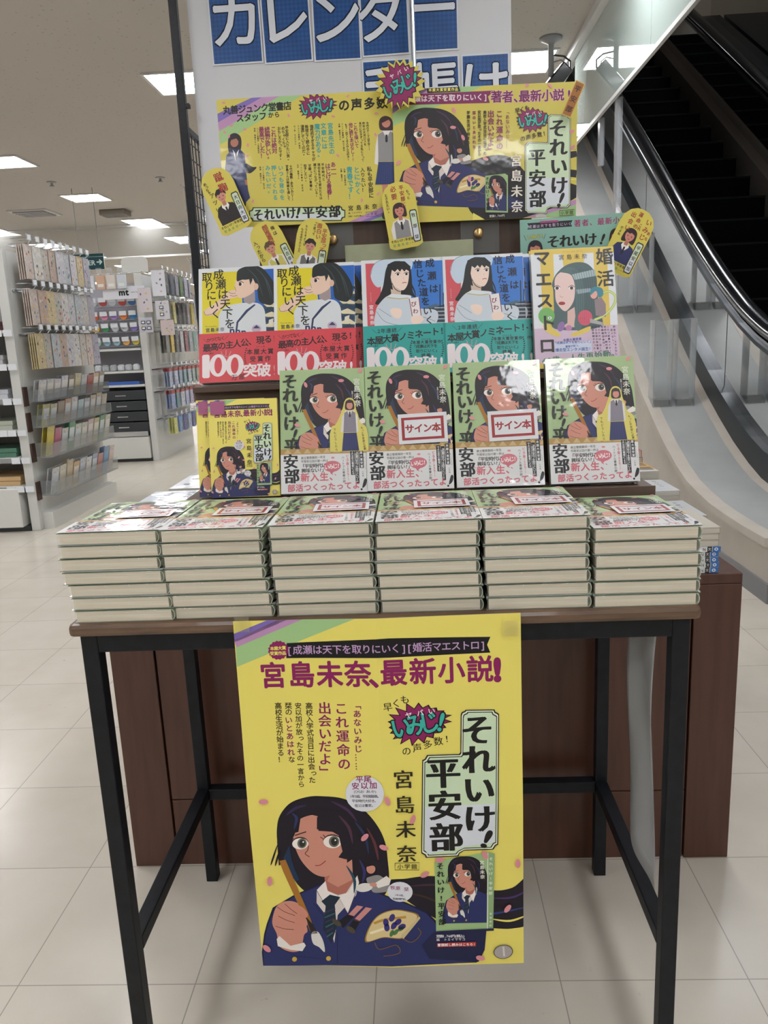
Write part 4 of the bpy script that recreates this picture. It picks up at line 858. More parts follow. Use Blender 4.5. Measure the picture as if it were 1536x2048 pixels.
# ================================================================ books
BW, BH, BT = .1306, .190, .0166
def novel_parts(root, cover, band=None, extra=None, pages=M_['pages'], spine='a9b59b', t_=BT, fin='w'):
    sp = ink(spine, fin); bd = ink('868c82' if fin == 'w' else 'c3c4c2', fin); w, h = BW, BH; th = t_ - .0012
    # boards and rounded spine (spine on the right)
    mb = MB(); c = .0007
    mb.box(0, w-.006, 0, h, 0, c, bd); mb.box(0, w-.006, 0, h, th-c, th-.00005, bd)
    n = 8; o = []; i_ = []
    for k in range(n+1):
        a = -math.pi/2 + math.pi*k/n; o.append((w-.006+.0052*math.cos(a), th/2 + th/2*math.sin(a))); i_.append((w-.006+.0042*math.cos(a), th/2 + (th/2-c)*math.sin(a)))
    vs = [(x, 0, z) for x, z in o] + [(x, 0, z) for x, z in i_] + [(x, h, z) for x, z in o] + [(x, h, z) for x, z in i_]; N = n+1; fs = []
    for k in range(n): fs += [(k, k+1, 2*N+k+1, 2*N+k), (N+k+1, N+k, 3*N+k, 3*N+k+1), (k+1, k, N+k, N+k+1), (2*N+k, 2*N+k+1, 3*N+k+1, 3*N+k)]
    mb.add(vs, fs, sp); mb.build('hard_cover', root)
    o = cover.build('front_print', root, (0, 0, th)); o.name = 'dust_jacket'
    mb = MB(); mb.box(.0030, w-.0055, .0009, h-.0028, c+.0001, th-c-.0001, pages); mb.build('page_block', root)
    if fin == 'w':      # wrinkled shrink film over the lower page edges
        rs = random.Random(5); nx, nz = 36, 7; vs = []; fs = []
        for j in range(nz+1):
            for i in range(nx+1):
                x = .001 + (w-.003)*i/nx; e = min(1, 6*min(i, nx-i)/nx) 
                vs.append((x, -.0004 - (.0011*abs(math.sin(j*2.1 + i*.13 + math.sin(i*.5))) + rs.uniform(0, .0006)*(1.6-e))*(1 if 0 < j < nz else 0), .0004 + (th-.0006)*j/nz))
        for j in range(nz):
            for i in range(nx): a = j*(nx+1)+i; fs.append((a, a+1, a+nx+2, a+nx+1))
        mb = MB(); mb.add(vs, fs, M_['film']); mb.build('shrink_wrap', root, smooth=True)
    if band: band.build('belly_band', root, (0, 0, th+.00125))
    return root
stk = Sheet
def sticker_on(root, x, y, rot=0, w=.0735, z=.0033):
    S = sign_sticker(w, w*.62); o = S.build('red_framed_sticker', root, (x, y, BT-.0012+z-.0006), (0, 0, R(rot)), .0003); o['label'] = 'white sticker with a red frame'; return o
GC = green_cover(BW, BH); GB = green_band(BW, BH*.358)
proto = thing('hardcover_novel', 'x', 'book')
novel_parts(proto, GC, GB); sticker_on(proto, .048, .070, 1.5)
plain = thing('hardcover_novel', 'x', 'book')
for ch in proto.children:
    if ch.name.split('.')[0] != 'red_framed_sticker': c = ch.copy(); COL.objects.link(c); c.parent = plain
slipS = figure_slip(.058, .082)
# flat stacks on the table: x of the left edge at the bottom, at the top, number
ordn = ['bottom', 'second', 'third', 'fourth', 'fifth', 'sixth', 'top']
stn = ['leftmost', 'second from left', 'third from left', 'third from right', 'second from right', 'rightmost']
first = True
stacks = [(-.390, -.396, 7), (-.262, -.266, 7), (-.131, -.1315, 7), (.0005, .0005, 7), (.1335, .131, 7), (.2655, .264, 6)]
jit = [[.002,.001,0,-.005,-.008,-.004,-.004],[.001,.0,-.003,-.006,-.005,-.006,-.003],[.002,.003,0,-.003,-.003,-.001,-.002],[.001,0,-.001,-.004,-.004,-.003,0],[.001,.002,0,-.002,-.001,.0,.001],[0,.0,.001,.002,.0,.001,0]]
for si, (xb, xt, n) in enumerate(stacks):
    for k in range(n):
        nm = 'top' if k == n-1 else ordn[k] + (' from the bottom' if k else '')
        lb = 'shrink-wrapped green novel lying %s of the %s front stack' % (nm, stn[si])
        x = xb + (xt-xb)*k/6 + jit[si][k]*.8; loc = (x, -.004 + random.uniform(-.002, .002), TZ + .0002 + k*(BT+.0003)); rz = R(random.uniform(-.2, .2) - (1.2 if k == n-1 and si in (1,) else 0))
        if first: r = proto; proto.location = loc; proto.rotation_euler = (0, 0, rz); proto['label'] = lb; proto['group'] = 'green novels lying in the front stacks'; first = False
        else: r = dup(proto, loc, (0, 0, rz), lb, 'green novels lying in the front stacks')
# stepped stand of brown card
t = thing('stepped_book_stand', 'brown card stepped stand carrying the upright books', 'display stand', (0, 0, TZ))
SX0, SX1 = -.288, .398
mb = MB(); mb.box(SX0, SX1, .205, .36, .0, .103, M_['board']); mb.build('lower_riser', t)
mb = MB(); mb.box(-.302, SX1, .196, .345, .1032, .1092, M_['board']); mb.box(-.302, SX1, .1945, .198, .095, .1115, M_['board']); mb.build('lower_shelf', t)
mb = MB(); mb.box(-.300, .33, .330, .42, .1094, .265, M_['board']); mb.build('upper_riser', t)
mb = MB(); mb.box(-.300, .33, .318, .43, .2652, .2745, M_['board']); mb.build('upper_shelf', t, bevel=.001)
def stand_rot(lean, roll=0, yaw=0): return (R(90-lean), 0, 0) if not (roll or yaw) else (Matrix.Rotation(R(yaw), 4, 'Z') @ Matrix.Rotation(R(90-lean), 4, 'X') @ Matrix.Rotation(R(roll), 4, 'Z')).to_euler()
# front row of upright green novels
fr = [(650, 975, 'f', -1.0), (821, 973, 's', -.5), (1000, 969, 's', -.3), (1187, 966, 'f', 0)]
names = ['leftmost upright green novel on the lower step, yellow figure slip in its band', 'second upright green novel on the lower step, red-framed sticker', 'third upright green novel on the lower step, glare on its red-framed sticker', 'rightmost upright green novel on the lower step, yellow figure slip in its band']
ZL = TZ + .1095
for (u, v, kind, roll), lb in zip(fr, names):
    c = at(u, v, y=.232)
    src = proto if kind == 's' else plain
    lean = 17; loc = (c.x - BW/2, .234, ZL + .0005)
    r = dup(src, loc, stand_rot(lean, roll*.4), lb, 'upright green novels on the lower step')
    if kind == 's':
        for ch in r.children:
            if ch.name.split('.')[0] == 'red_framed_sticker': ch.location = (.0505, .0685 + (.0 if u < 900 else -.001), ch.location.z)
    else:
        s = slipS.build('figure_slip', None, (0, 0, 0)); s.parent = r; s.location = (.0755, .062, BT+.0006); s['label'] = 'yellow slip with a standing student'
        if u > 1100: s.location = (.071, .062, BT+.0006)
bpy.data.objects.remove(plain.children[0]) if False else None
for ch in list(plain.children): bpy.data.objects.remove(ch)
bpy.data.objects.remove(plain)
# upper row
YC = yellow_cover(BW, BH); RB = red_band(BW, BH*.425); BC = blue_cover(BW, BH); TB = red_band(BW, BH*.425, '2a9d97', 1); MC = maestro_cover(BW, BH*1.02)
pa = thing('hardcover_novel', 'x', 'book'); novel_parts(pa, YC, RB, pages=M_['paper'], spine='d9dce0', fin='g')
pb = thing('hardcover_novel', 'x', 'book'); novel_parts(pb, BC, TB, pages=M_['paper'], spine='d9dce0', fin='g')
pc = thing('hardcover_novel', 'x', 'book'); novel_parts(pc, MC, None, pages=M_['paper'], spine='d9bd52', fin='g')
ZU = TZ + .2748
def upright(src, u, v, y, lean, lb, gr, roll=0, used={}):
    c = at(u, v, y=y); loc = (c.x - BW/2, y, ZU + .0005 if v else c.z); rot = stand_rot(lean, roll)
    if src.name not in used: used[src.name] = 1; src.location = loc; src.rotation_euler = rot; src['label'] = lb; src['group'] = gr; return src
    return dup(src, loc, rot, lb, gr)
g1 = 'upright novels with red bands on the upper step'; g2 = 'upright novels with teal bands on the upper step'
upright(pa, 484, 768, .340, 18, 'leftmost upright novel with a yellow cover and red band on the upper step', g1, 0)
upright(pa, 634, 768, .336, 18, 'second yellow-covered novel with a red band, front copy on the upper step', g1, -.4)
r = upright(pa, 646, 762, .3545, 18, 'red-banded novel peeking out behind the second yellow-covered one', g1); r.location.x += .006
upright(pb, 812, 768, .336, 18, 'left novel with a blue cover and teal band, light glare on its front', g2, 0)
upright(pb, 972, 766, .336, 18, 'right novel with a blue cover and teal band, crossed-arms student fully visible', g2, 0)
r = upright(pb, 990, 762, .3545, 18, 'teal-banded novel mostly hidden behind the right blue-covered one', g2)
upright(pc, 1152, 765, .336, 18, 'rightmost upright novel, yellow striped cover with a grey-haired woman', 'yellow striped novels on the upper step', -.2)
r = upright(pc, 1148, 760, .3545, 18, 'copy hidden behind the yellow striped novel, only its pale left edge showing', 'yellow striped novels on the upper step')
# leaflets on the lower step
LFW, LFH = .1055, .148
LS = yellow_poster(LFW, LFH, 'g')
lo = None
for i, (u, lb) in enumerate(((492, 'right pile of small yellow leaflets leaning on the stand'), (464, 'left pile of small yellow leaflets, mostly covered by the right pile'))):
    c = at(u, 990, y=.225)
    t = thing('leaflet_stack', lb, 'leaflets', (c.x-LFW/2, .232+i*.012, ZL+.0005), stand_rot(11), 'yellow leaflet piles')
    if i == 0: lo = LS.build('top_leaflet', t, (0, 0, .008))
    else: o = lo.copy(); COL.objects.link(o); o.parent = t
    mb = MB(); mb.box(0, LFW, 0, LFH, 0, .0079, ink('cfc477', 'g')); mb.build('leaflet_pile', t)
    mb = MB(); mb.box(.004, .026, LFH-.022, LFH-.002, .0105, .0107, ink('a2557d', 'g')); mb.build('purple_corner_mark', t)
# ================================================================ boards above the books
def board(S, name, label, cat, px, y, thick=.004, rot=(90, 0, 0), group=None):
    """px = photo pixel of the sheet's lower left corner"""
    p = at(*px, y=y); t = thing(name, label, cat, p, tuple(R(a) for a in rot), group)
    S.build('printed_sheet', t); mb = MB()
    return t, p
PYY = .462
# left board, drawing units of its close view (x 400..820, y 120..520, factor 3.657)
S = Sheet(.304, .202, [(113,284),(1408,228),(1432,1170),(205,1225)], 'g', 'd0c258')
swash(S, [([(112,395),(400,255),(470,250),(128,455)], '7e6bb5'), ([(128,455),(470,250),(590,245),(140,520)], 'b98cb6'), ([(140,520),(590,245),(760,235),(150,620)], '9fc488'),
          ([(1000,1210),(1440,1010),(1440,1060),(1075,1205)], 'b98cb6'), ([(1075,1205),(1440,1060),(1440,1090),(1140,1200)], '7e6bb5'), ([(1140,1200),(1440,1090),(1440,1200)], '9fc488')])
S.text('丸善ジュンク堂書店', (190, 365), (618, 338), 62, '1c1a16', 2, b=.03); S.text('スタッフ', (285, 425), (445, 412), 60, '1c1a16', 2, b=.03); S.text('から', (502, 405), (545, 402), 42, '1c1a16', 2, b=.03)
burst(S, 825, 342, 140, 88, 3); S.text('の声多数', (1015, 340), (1280, 325), 84, '1c1a16', 2, b=.035); S.text('!', (1358, 325), (1358, 325), 95, '1c1a16', 2, b=.05)
for t_, x, y0, y1, z, c in (('平安部に入りたい笑。', 615, 500, 735, 23, '2a2418'), ('めちゃくちゃ', 590, 505, 640, 23, '2a2418'), ('おもしろかったです。', 562, 505, 730, 23, '2a2418'), ('これは絶対', 522, 510, 670, 36, MAG), ('続編が欲しい。', 478, 512, 720, 36, MAG), ('最高でした！', 438, 512, 705, 36, MAG),
    ('ジュンク堂書店 三宮駅前店', 410, 505, 680, 12, '4a4430'), ('安武 美樹子さん', 390, 505, 620, 12, '4a4430'),
    ('宮島先生の', 920, 490, 680, 38, TEAL), ('文章には', 872, 490, 640, 38, TEAL), ('魔力がある。', 828, 495, 710, 38, TEAL), ('個性的すぎるキャラが', 790, 495, 735, 24, '2a2418'), ('無理なく読み手に', 755, 495, 690, 24, '2a2418'), ('浸透していくのだ。', 725, 495, 700, 24, '2a2418'), ('ジュンク堂書店 芦屋店', 697, 490, 650, 12, '4a4430'), ('山ノ井 さよりさん', 670, 490, 620, 12, '4a4430'),
    ('今作のテーマは平安!!', 1178, 475, 665, 18, '2a2418'), ('昨年の大河ロスを', 1152, 475, 630, 18, '2a2418'), ('未だに引きずってる私にとって', 1128, 475, 745, 18, '2a2418'), ('これを描いて', 1095, 485, 640, 27, MAG), ('他に読む本はなし!!', 1062, 485, 740, 27, MAG), ('もう、出てくる人みんな好き。', 1030, 485, 740, 18, '2a2418'), ('ジュンク堂書店 松山三越店', 1003, 480, 670, 12, '4a4430'), ('木嶋 麻里子さん', 982, 480, 590, 12, '4a4430'),
    ('十代の情熱、あないみじ!!', 648, 785, 1025, 20, '2a2418'), ('宮島さんは物語を通して', 622, 785, 1020, 20, '2a2418'), ('いつも背中を', 578, 795, 1010, 34, TEAL), ('押してくれる', 530, 795, 1010, 34, TEAL), ('みたいだ。', 488, 795, 970, 34, TEAL), ('ジュンク堂書店 松戸店', 455, 790, 940, 12, '4a4430'), ('高畑 真理子さん', 435, 790, 900, 12, '4a4430'),
    ('あ――', 942, 775, 840, 34, MAG), ('はじける青春！', 905, 785, 1010, 36, MAG), ('平安時代と', 870, 775, 880, 20, '2a2418'), ('現在を生きる彼女たちは', 843, 775, 1015, 20, '2a2418'), ('確かにつながっている。', 815, 775, 1000, 20, '2a2418'), ('甘酸っぱい青春に', 780, 780, 950, 20, '2a2418'), ('拍手したい。', 748, 780, 890, 20, '2a2418'), ('ジュンク堂書店 西宮店', 720, 775, 960, 12, '4a4430'), ('山中 真理さん', 697, 775, 870, 12, '4a4430'),
    ('私も平安部に', 1192, 810, 1000, 34, '2a2418'), ('入りたい！', 1145, 815, 960, 30, '2a2418'), ('とにかく', 1105, 815, 970, 40, TEAL), ('青春です！', 1055, 815, 1005, 42, TEAL), ('丸善 名古屋本店', 1020, 810, 920, 12, '4a4430'), ('竹腰 香里さん', 998, 810, 890, 12, '4a4430')):
    S.text(t_, (x, y0), (x + (y1-y0)*.07, y1), z*1.14, c, 2, b=.024)
S.poly(notched(365, 1078, 1028, 1180, 24), '24322c', 3); S.poly(notched(372, 1085, 1021, 1173, 24), 'c6dcba', 3.5); S.poly(notched(378, 1130, 1015, 1168, 20), 'd6dce0', 3.8)
S.text('それいけ', (430, 1135), (655, 1120), 92, '15140f', 5, b=.012, mn=.035, sx=.85); S.text('!', (705, 1118), (705, 1118), 105, '15140f', 5, b=.04, rot=-18); S.text('平安部', (775, 1118), (955, 1112), 92, '15140f', 5, b=.012, mn=.035)
S.text('宮島未奈', (1065, 1090), (1228, 1078), 40, '2a2418', 3, mn=.012); S.text('画：トミイマサコ', (1055, 1125), (1135, 1120), 12, '2a2418', 3, b=.02); S.text('定価1,760円(税込)', (1055, 1148), (1150, 1143), 12, '2a2418', 3, b=.02)
S.line([(1170,1118),(1250,1115),(1250,1145),(1170,1150),(1170,1118)], 3, '3a3a6a', 3); S.text('小学館', (1185, 1134), (1235, 1130), 20, '3a3a6a', 3)
# two standing students
S.poly([(205,640),(210,560),(250,535),(290,560),(300,620),(285,680),(225,690)], HAIR, 3, True); S.ell(250, 605, 28, 34, 'b0705c', 3.5); S.poly([(215,590),(225,550),(255,540),(285,560),(282,600),(262,575)], HAIR, 3.8)
S.poly([(190,790),(195,700),(235,655),(290,655),(325,690),(335,800),(355,960),(330,960),(320,880),(210,880),(190,860)], '232c5e', 3.9); S.poly([(215,870),(330,870),(370,1010),(325,1060),(290,1020)], '273064', 4)
S.poly([(238,655),(262,690),(285,655),(262,740)], 'e2dedb', 4.2); S.poly([(256,680),(268,680),(270,730),(262,736)], '15151c', 4.5); S.poly([(330,760),(380,785),(410,790),(370,830),(335,820)], HAIR, 3.2, True); S.poly([(328,880),(345,880),(350,920),(335,915)], 'b0705c', 4.2); S.poly([(310,1010),(345,1010),(340,1070),(318,1070)], '17151f', 3.3)
for x in (230, 255, 280): S.line([(x,745),(x+6,860)], 2, '171d45', 4.4)
S.poly([(1265,520),(1262,450),(1300,422),(1345,445),(1358,520),(1310,530)], '3a2228', 3, True); S.ell(1308, 472, 30, 36, 'c98574', 3.5); S.poly([(1270,480),(1275,440),(1310,425),(1345,445),(1350,480),(1325,450)], '3a2228', 3.8)
S.poly([(1235,640),(1250,560),(1285,530),(1345,530),(1380,560),(1408,740),(1400,790),(1385,780),(1365,620),(1260,620),(1250,780),(1228,770)], 'e2dedb', 3.6); S.poly([(1250,560),(1285,535),(1310,590),(1335,535),(1372,560),(1378,755),(1255,755)], '8f8e90', 4.1); S.poly([(1303,560),(1317,560),(1319,610),(1310,618),(1302,610)], '22242e', 4.4)
S.poly([(1255,758),(1380,758),(1408,918),(1232,922)], '2b3c72', 4.2)
for i in range(9): S.line([(1268+i*12,765),(1250+i*17,918)], 2, '1f2d5c', 4.5)
for x in (1285, 1335): S.poly([(x-6,920),(x+34,920),(x+30,985),(x,985)], 'c98574', 3.2); S.poly([(x,985),(x+30,985),(x+26,1130),(x+2,1130)], '1b1a20', 3.5); S.ell(x+12, 1145, 20, 26, '4e443c', 3.9)
petals(S, [(165,308),(628,410),(1042,272),(320,508),(345,625),(340,705),(975,710),(390,1035),(1240,402),(1235,560),(1252,988),(940,420),(1140,1035),(225,480),(180,530),(210,560)], 14, 6)
p = at(457, 455, y=PYY)
LBT = thing('review_board', 'left yellow board full of staff comments in vertical writing', 'signboard', (p.x-.004, PYY-.004, p.z-.001), (R(90), R(0), 0))
LBT.rotation_euler = (R(88), R(.2), 0); S.build('printed_sheet', LBT, thick=.004, paper='c9bb3f')
# right board (x 760..1300, y 120..560, factor 2.844)
S = Sheet(.3, .207, [(78,190),(1115,98),(1108,868),(92,925)], 'g', 'd0c258')
swash(S, [([(78,300),(78,250),(300,150),(430,140)], 'b98cb6'), ([(80,320),(80,230),(250,165),(300,160),(120,290)], '7e6bb5'), ([(80,390),(80,320),(420,150),(600,135)], '9fc488'), ([(800,880),(1110,770),(1110,800),(880,878)], 'b98cb6'), ([(880,878),(1110,800),(1110,870)], '9fc488')])
S.poly([(265,172),(445,158),(452,184),(270,200)], '1a1614', 3); S.text('本屋大賞受賞作品', (285, 182), (430, 172), 19, YEL, 4, b=.03)
S.poly([(120,215),(640,170),(605,205),(615,240),(115,272)], '7e1c58', 2); S.text('[成瀬は天下を取りにいく]', (145, 238), (590, 208), 38, 'ead9e4', 4, b=.025)
for b_, c, l in ((.06, 'e3b3c9', 3), (.024, '6f1350', 3.6)): S.text('著者', (652, 205), (715, 202), 66, c, l, b=b_); S.text('、', (780, 200), (780, 200), 66, c, l, b=b_); S.text('最新小説', (810, 196), (1005, 180), 66, c, l, b=b_); S.text('!', (1065, 178), (1065, 178), 76, c, l, b=b_)
S.poly([(470,600),(560,550),(680,530),(760,560),(850,640),(1110,690),(1110,760),(900,850),(700,905),(520,870),(460,700)], '17141a', 2, True)
for q, c in (([(1060,520),(1110,505)], '17141a'), ([(1050,620),(1110,625)], '17141a')): S.line(q, 40, c, 2)
S.line([(1040,500),(1110,490)], 5, YEL, 2.6); S.line([(1050,660),(1110,655)], 6, YEL, 2.6)
girl(S, lambda x, y: (218 + (x-370)*.645, 430 + (y-340)*.645), 3, hand=True, low=True)
S.poly([(515,925),(520,860),(600,905),(610,925)], YEL, 14); S.poly([(610,925),(590,860),(590,650),(720,640),(720,890),(712,925)], '17141a', 13.6)
for q, x in ((('「あないみじ……'), 713), ): S.text(q, (713, 288), (716, 480), 24, MAG, 14, b=.01)
S.text('これ運命の', (668, 300), (670, 480), 40, MAG, 14, mn=.015); S.text('出会いだよ」', (620, 302), (620, 505), 40, MAG, 14, mn=.015)
for t_, x, a, b_, c in (('高校入学式当日に出会った', 587, 295, 525, '3a3020'), ('安以加が放ったその一言から', 556, 295, 530, '3a3020'), ('栞のいとあはれな', 527, 300, 490, MAG), ('学園生活が始まる！', 495, 300, 490, '3a3020')): S.text(t_, (x, a), (x, b_), 20, c, 14, b=.03)
S.text('早くも', (770, 278), (825, 260), 30, '2c2418', 14, mn=.01, rot=8); burst(S, 857, 325, 102, 66, 14); S.text('の声多数!', (800, 435), (922, 400), 30, '2c2418', 14, mn=.01, rot=8)
lplate(S, (812, 452, 942, 292, 1075, 822, 858), 15, 4, 15)
S.text('それいけ', (1000, 370), (1008, 695), 104, '1b1a18', 18, b=.01, mn=.035); S.text('!', (1020, 775), (1020, 775), 110, '1b1a18', 18, b=.04, rot=-22); S.text('平安部', (880, 540), (885, 775), 100, '1b1a18', 18, b=.01, mn=.035)
S.text('宮島未奈', (763, 560), (768, 820), 68, 'e8e2d8', 15, b=.01, mn=.02)
S.poly([(588,650),(700,635),(716,645),(716,855),(590,862)], '9dbb84', 15); girl(S, lambda x, y: (645 + (x-440)*.19, 700 + (y-340)*.235) if x < 780 else (709, 700 + (y-340)*.235), 15.5, True, False); S.text('それいけ!平安部', (600, 668), (603, 835), 22, '1b1a18', 27, mn=.02); S.rect(585, 856, 716, 864, '17141a', 27)
S.text('定価1,760円', (618, 877), (690, 872), 15, 'd9d6d2', 16, b=.02); S.line([(1012,838),(1096,830),(1096,862),(1012,868),(1012,838)], 3, '4a4420', 16); S.text('小学館', (1028, 852), (1080, 848), 22, '4a4420', 17)
S.ell(905, 872, 32, 14, 'c9c5c2', 16); petals(S, [(410,385),(465,440),(110,590),(590,555),(500,670),(1080,385),(955,130),(825,128),(48,370),(415,290),(1087,475)], 17, 16)
p = at(790, 447, y=PYY-.006)
RBT = thing('promotion_board', 'right yellow board with a large student portrait and calligraphy brush', 'signboard', (p.x+.001, PYY-.009, p.z), (R(88), R(.7), 0))
S.build('printed_sheet', RBT, thick=.004, paper='c9bb3f')
# starburst cut-out
p = at(765, 225, y=PYY-.02); w = .082
S = Sheet(w, w*.95, [(0,0),(300,0),(300,285),(0,285)], 'g', None, clip=False)
n = 19; S.poly([(150 + (150 if i % 2 == 0 else 118)*math.cos(2*math.pi*i/(2*n)+.1), 142 + (138 if i % 2 == 0 else 108)*math.sin(2*math.pi*i/(2*n)+.1)) for i in range(2*n)], 'd0c258', 0)
burst(S, 150, 142, 128, 116, 1, fs=1.05)
t = thing('starburst_sign', 'purple starburst cut-out overlapping both yellow boards', 'sign', at(760, 231, y=PYY-.02), (R(90), R(-9), 0)); S.build('printed_sheet', t)
mb = MB(); mb.prism([((150 + (149 if i % 2 == 0 else 117)*math.cos(2*math.pi*i/(2*n)+.1))*w/300, w*.95 - (142 + (137 if i % 2 == 0 else 107)*math.sin(2*math.pi*i/(2*n)+.1))*w/300) for i in range(2*n)], -.003, -.0001, ink('c8b940'), 'z'); mb.build('foam_backing', t)
# wooden name strip at the corner of the right board
S = Sheet(.016, .054, [(0,0),(50,0),(50,170),(0,170)], 'g', 'd0b352'); S.rect(4, 4, 46, 166, 'a1672f', 1)
S.text('平安部', (25, 35), (25, 135), 32, '3a1d10', 2, mn=.02)
t = thing('name_strip', 'small tilted brown strip on the right corner of the right board', 'sign', at(1123, 228, y=PYY-.02), (R(90), R(25), 0)); S.build('printed_strip', t, thick=.001)
# teal shelf card
S = Sheet(.178, .066, [(102,88),(1175,55),(1182,434),(105,454)], 'g', '86b3a6')
S.poly([(172,118),(608,105),(590,135),(604,160),(172,172),(188,145)], '1b1a22', 1); S.text('成瀬は天下を取りにいく', (200, 150), (580, 135), 32, 'b9a6c2', 2, b=.02); S.poly([(290,105),(470,100),(470,118),(295,122)], 'a6467f', 1.5)
S.text('著者、最新小説', (655, 135), (1115, 118), 66, '9a2f6a', 2, b=.012, mn=.012)
S.text('いみじ!', (190, 240), (315, 232), 44, '3a3420', 2, b=.06); S.text('いみじ!', (190, 240), (315, 232), 44, 'd9c640', 2.6, b=.02); S.line([(140,222),(162,270)], 4, '2a4a6a', 2); S.line([(346,215),(328,262)], 4, '2a4a6a', 2)
S.text('それいけ', (420, 288), (785, 280), 122, '0f1112', 2, b=.012, mn=.035); S.text('!', (905, 280), (905, 280), 130, '0f1112', 2, b=.04, rot=-22); S.text('平安部', (450, 430), (740, 420), 120, '0f1112', 2, b=.012, mn=.035)
bust(S, 245, 345, 58, HAIR, NAVY, 'e2dedb', True, 3, True, False); bust(S, 1040, 262, 54, '3a2228', '8f8e90', 'e2dedb', True, 3)
t = thing('shelf_card', 'teal promotional card standing behind the yellow striped novel', 'card', at(1042, 600, y=.425) , (R(90), R(-1), 0)); zc = at(1042, 440, y=.425).z - .066; t.location.z = zc; S.build('printed_card', t, thick=.0008, paper='86b3a6')
mb = MB(); mb.box(.06, .12, -.14, .02, -.006, -.003, M_['acr']); mb.build('stand_strip', t)
# rounded character slips
RED = 'a83b3b'; DK = '2a2418'
slips = [
 (('蹴鞠', 118, 55, 115, 52, RED), ('めっちゃ', 30, 60, 110, 20, DK), ('アツい', 42, 130, 210, 30, DK), '大日向大賞', dict(hair='231c1c', top='231c20', long=False, vest=False), 'yellow slip of a boy in black at the lower left of the left board', (410, 345), (503, 462), .052),
 (('顔推薦で', 112, 40, 130, 34, RED), ('俺は', 150, 60, 90, 24, DK), ('入ったから', 22, 90, 190, 26, DK), '光吉幸太郎', dict(hair='5a4a34', top='cfc46a', long=False, vest=True), 'yellow slip of a boy in a cream vest above the first upright novel', (505, 445), (600, 560), .052),
 (('平安部って', 155, 60, 160, 30, RED), ('面白い', 122, 35, 95, 30, RED), ('って思って', 95, 22, 85, 16, DK), ('もらえるような', 50, 50, 150, 15, DK), ('ものを作りたいんだ', 28, 70, 190, 15, DK), '暁', dict(hair='2b1e22', top='6f6e6c', long=False, vest=True, x=85), 'yellow slip of a boy in a grey cardigan above the second upright novel', (592, 440), (655, 560), .052),
 (('もっと', 150, 60, 95, 18, DK), ('平安部に', 118, 35, 125, 27, RED), ('必要', 72, 35, 75, 34, RED), ('とされたい。', 28, 60, 150, 18, DK), '牧原栞', dict(hair='3a2228', top='8b8a8c', long=True, vest=True), 'yellow slip of a girl in a grey vest between the two boards', (768, 370), (840, 495), .052),
 (('いみじ', 150, 50, 130, 34, RED), ('あな', 175, 100, 130, 20, RED), ('これ、', 115, 80, 120, 20, RED), ('運命の', 92, 30, 95, 26, RED), ('出会い', 55, 45, 120, 30, RED), ('だよね', 28, 130, 165, 16, DK), '平尾安以加', dict(hair='2b1e22', top=NAVY, long=True, vest=False), 'tilted yellow slip of a girl in navy sticking out far right', (1265, 418), (1215, 552), .052)]
for k, (ws, px_c, ang, yy) in enumerate(zip(slips, [(449, 401), (548, 505), (622, 503), (803, 431), (1257, 483)], [-21, -24, 13, -8, 27], [.444, .437, .434, .440, .412])):
    words = [w for w in ws if isinstance(w, tuple) and len(w) == 6]; rest = [w for w in ws if not (isinstance(w, tuple) and len(w) == 6)]
    name, fig, lb = rest[0], rest[1], rest[2]
    w = .056; h = .106; S = slip(w, h, words, name, fig)
    c = at(*px_c, y=yy); a = R(ang)
    off = Vector((-w/2*math.cos(a) - h/2*math.sin(a), 0, -h/2*math.cos(a) + w/2*math.sin(a)))
    t = thing('character_slip', lb, 'card', c + off, (R(90), a, 0), 'yellow character slips')
    S.build('printed_card', t)
    mb = MB(); mb.prism([(x*w/190, h - y*h/360) for x, y in [(8,348),(2,300),(0,100),(6,60),(28,25),(60,5),(95,0),(130,5),(162,25),(184,60),(190,100),(188,300),(182,348),(160,358),(30,358)]], -.0008, -.00005, ink('c8ba44'), 'z'); mb.build('card_backing', t)
    if k == 0:
        pass
# ================================================================ books on the cabinet
def pile(loc, w, d, items, lab, rz=0, group=None, name='paperback_book'):
    """items from the bottom: (thickness, cover colour, printed motif)"""
    z = loc[2]
    for i, (th, col, mot) in enumerate(items):
        dx, dy = random.uniform(-.002, .002), random.uniform(-.002, .002)
        nm = 'topmost' if i == len(items)-1 else ('lowest' if i == 0 else 'number %d counted upwards' % (i+1))
        if callable(lab): lb = lab(i, len(items))
        else: lb = '%s, %s' % (lab, nm)
        t = thing(name, lb, 'book', (loc[0]+dx, loc[1]+dy, z + .0002), (0, 0, R(rz)), group)
        mb = MB(); mb.box(0, w, 0, d, 0, .0005, ink(col, 'w')); mb.box(w-.0008, w, 0, d, .0005, th-.0005, ink(col, 'w')); mb.box(0, w, 0, d, th-.0005, th, ink(col, 'w')); mb.build('cover', t)
        mb = MB(); mb.box(.001, w-.001, .001, d-.001, .0006, th-.0006, M_['paper']); mb.build('page_block', t)
        if mot: mot(t, w, d, th)
        z += th + .0003
def mot_blue(t, w, d, th):     # blue, black and white end of the spine facing the front
    S = Sheet(w, th, [(0,0),(600,0),(600,100),(0,100)], 'w', 'd9dbde'); S.rect(520, 0, 600, 100, '2a6cb4', 1); S.rect(470, 0, 515, 100, '16181c', 1); S.ell(556, 50, 18, 30, 'e3e6ea', 2); S.ell(556, 50, 9, 15, '2a6cb4', 2.5); S.text('文', (492, 50), (492, 50), 40, 'd9dbde', 2); S.text('N', (440, 50), (440, 50), 50, '20242a', 2)
    S.build('spine_print', t, (0, -.0004, 0), (R(90), 0, 0))
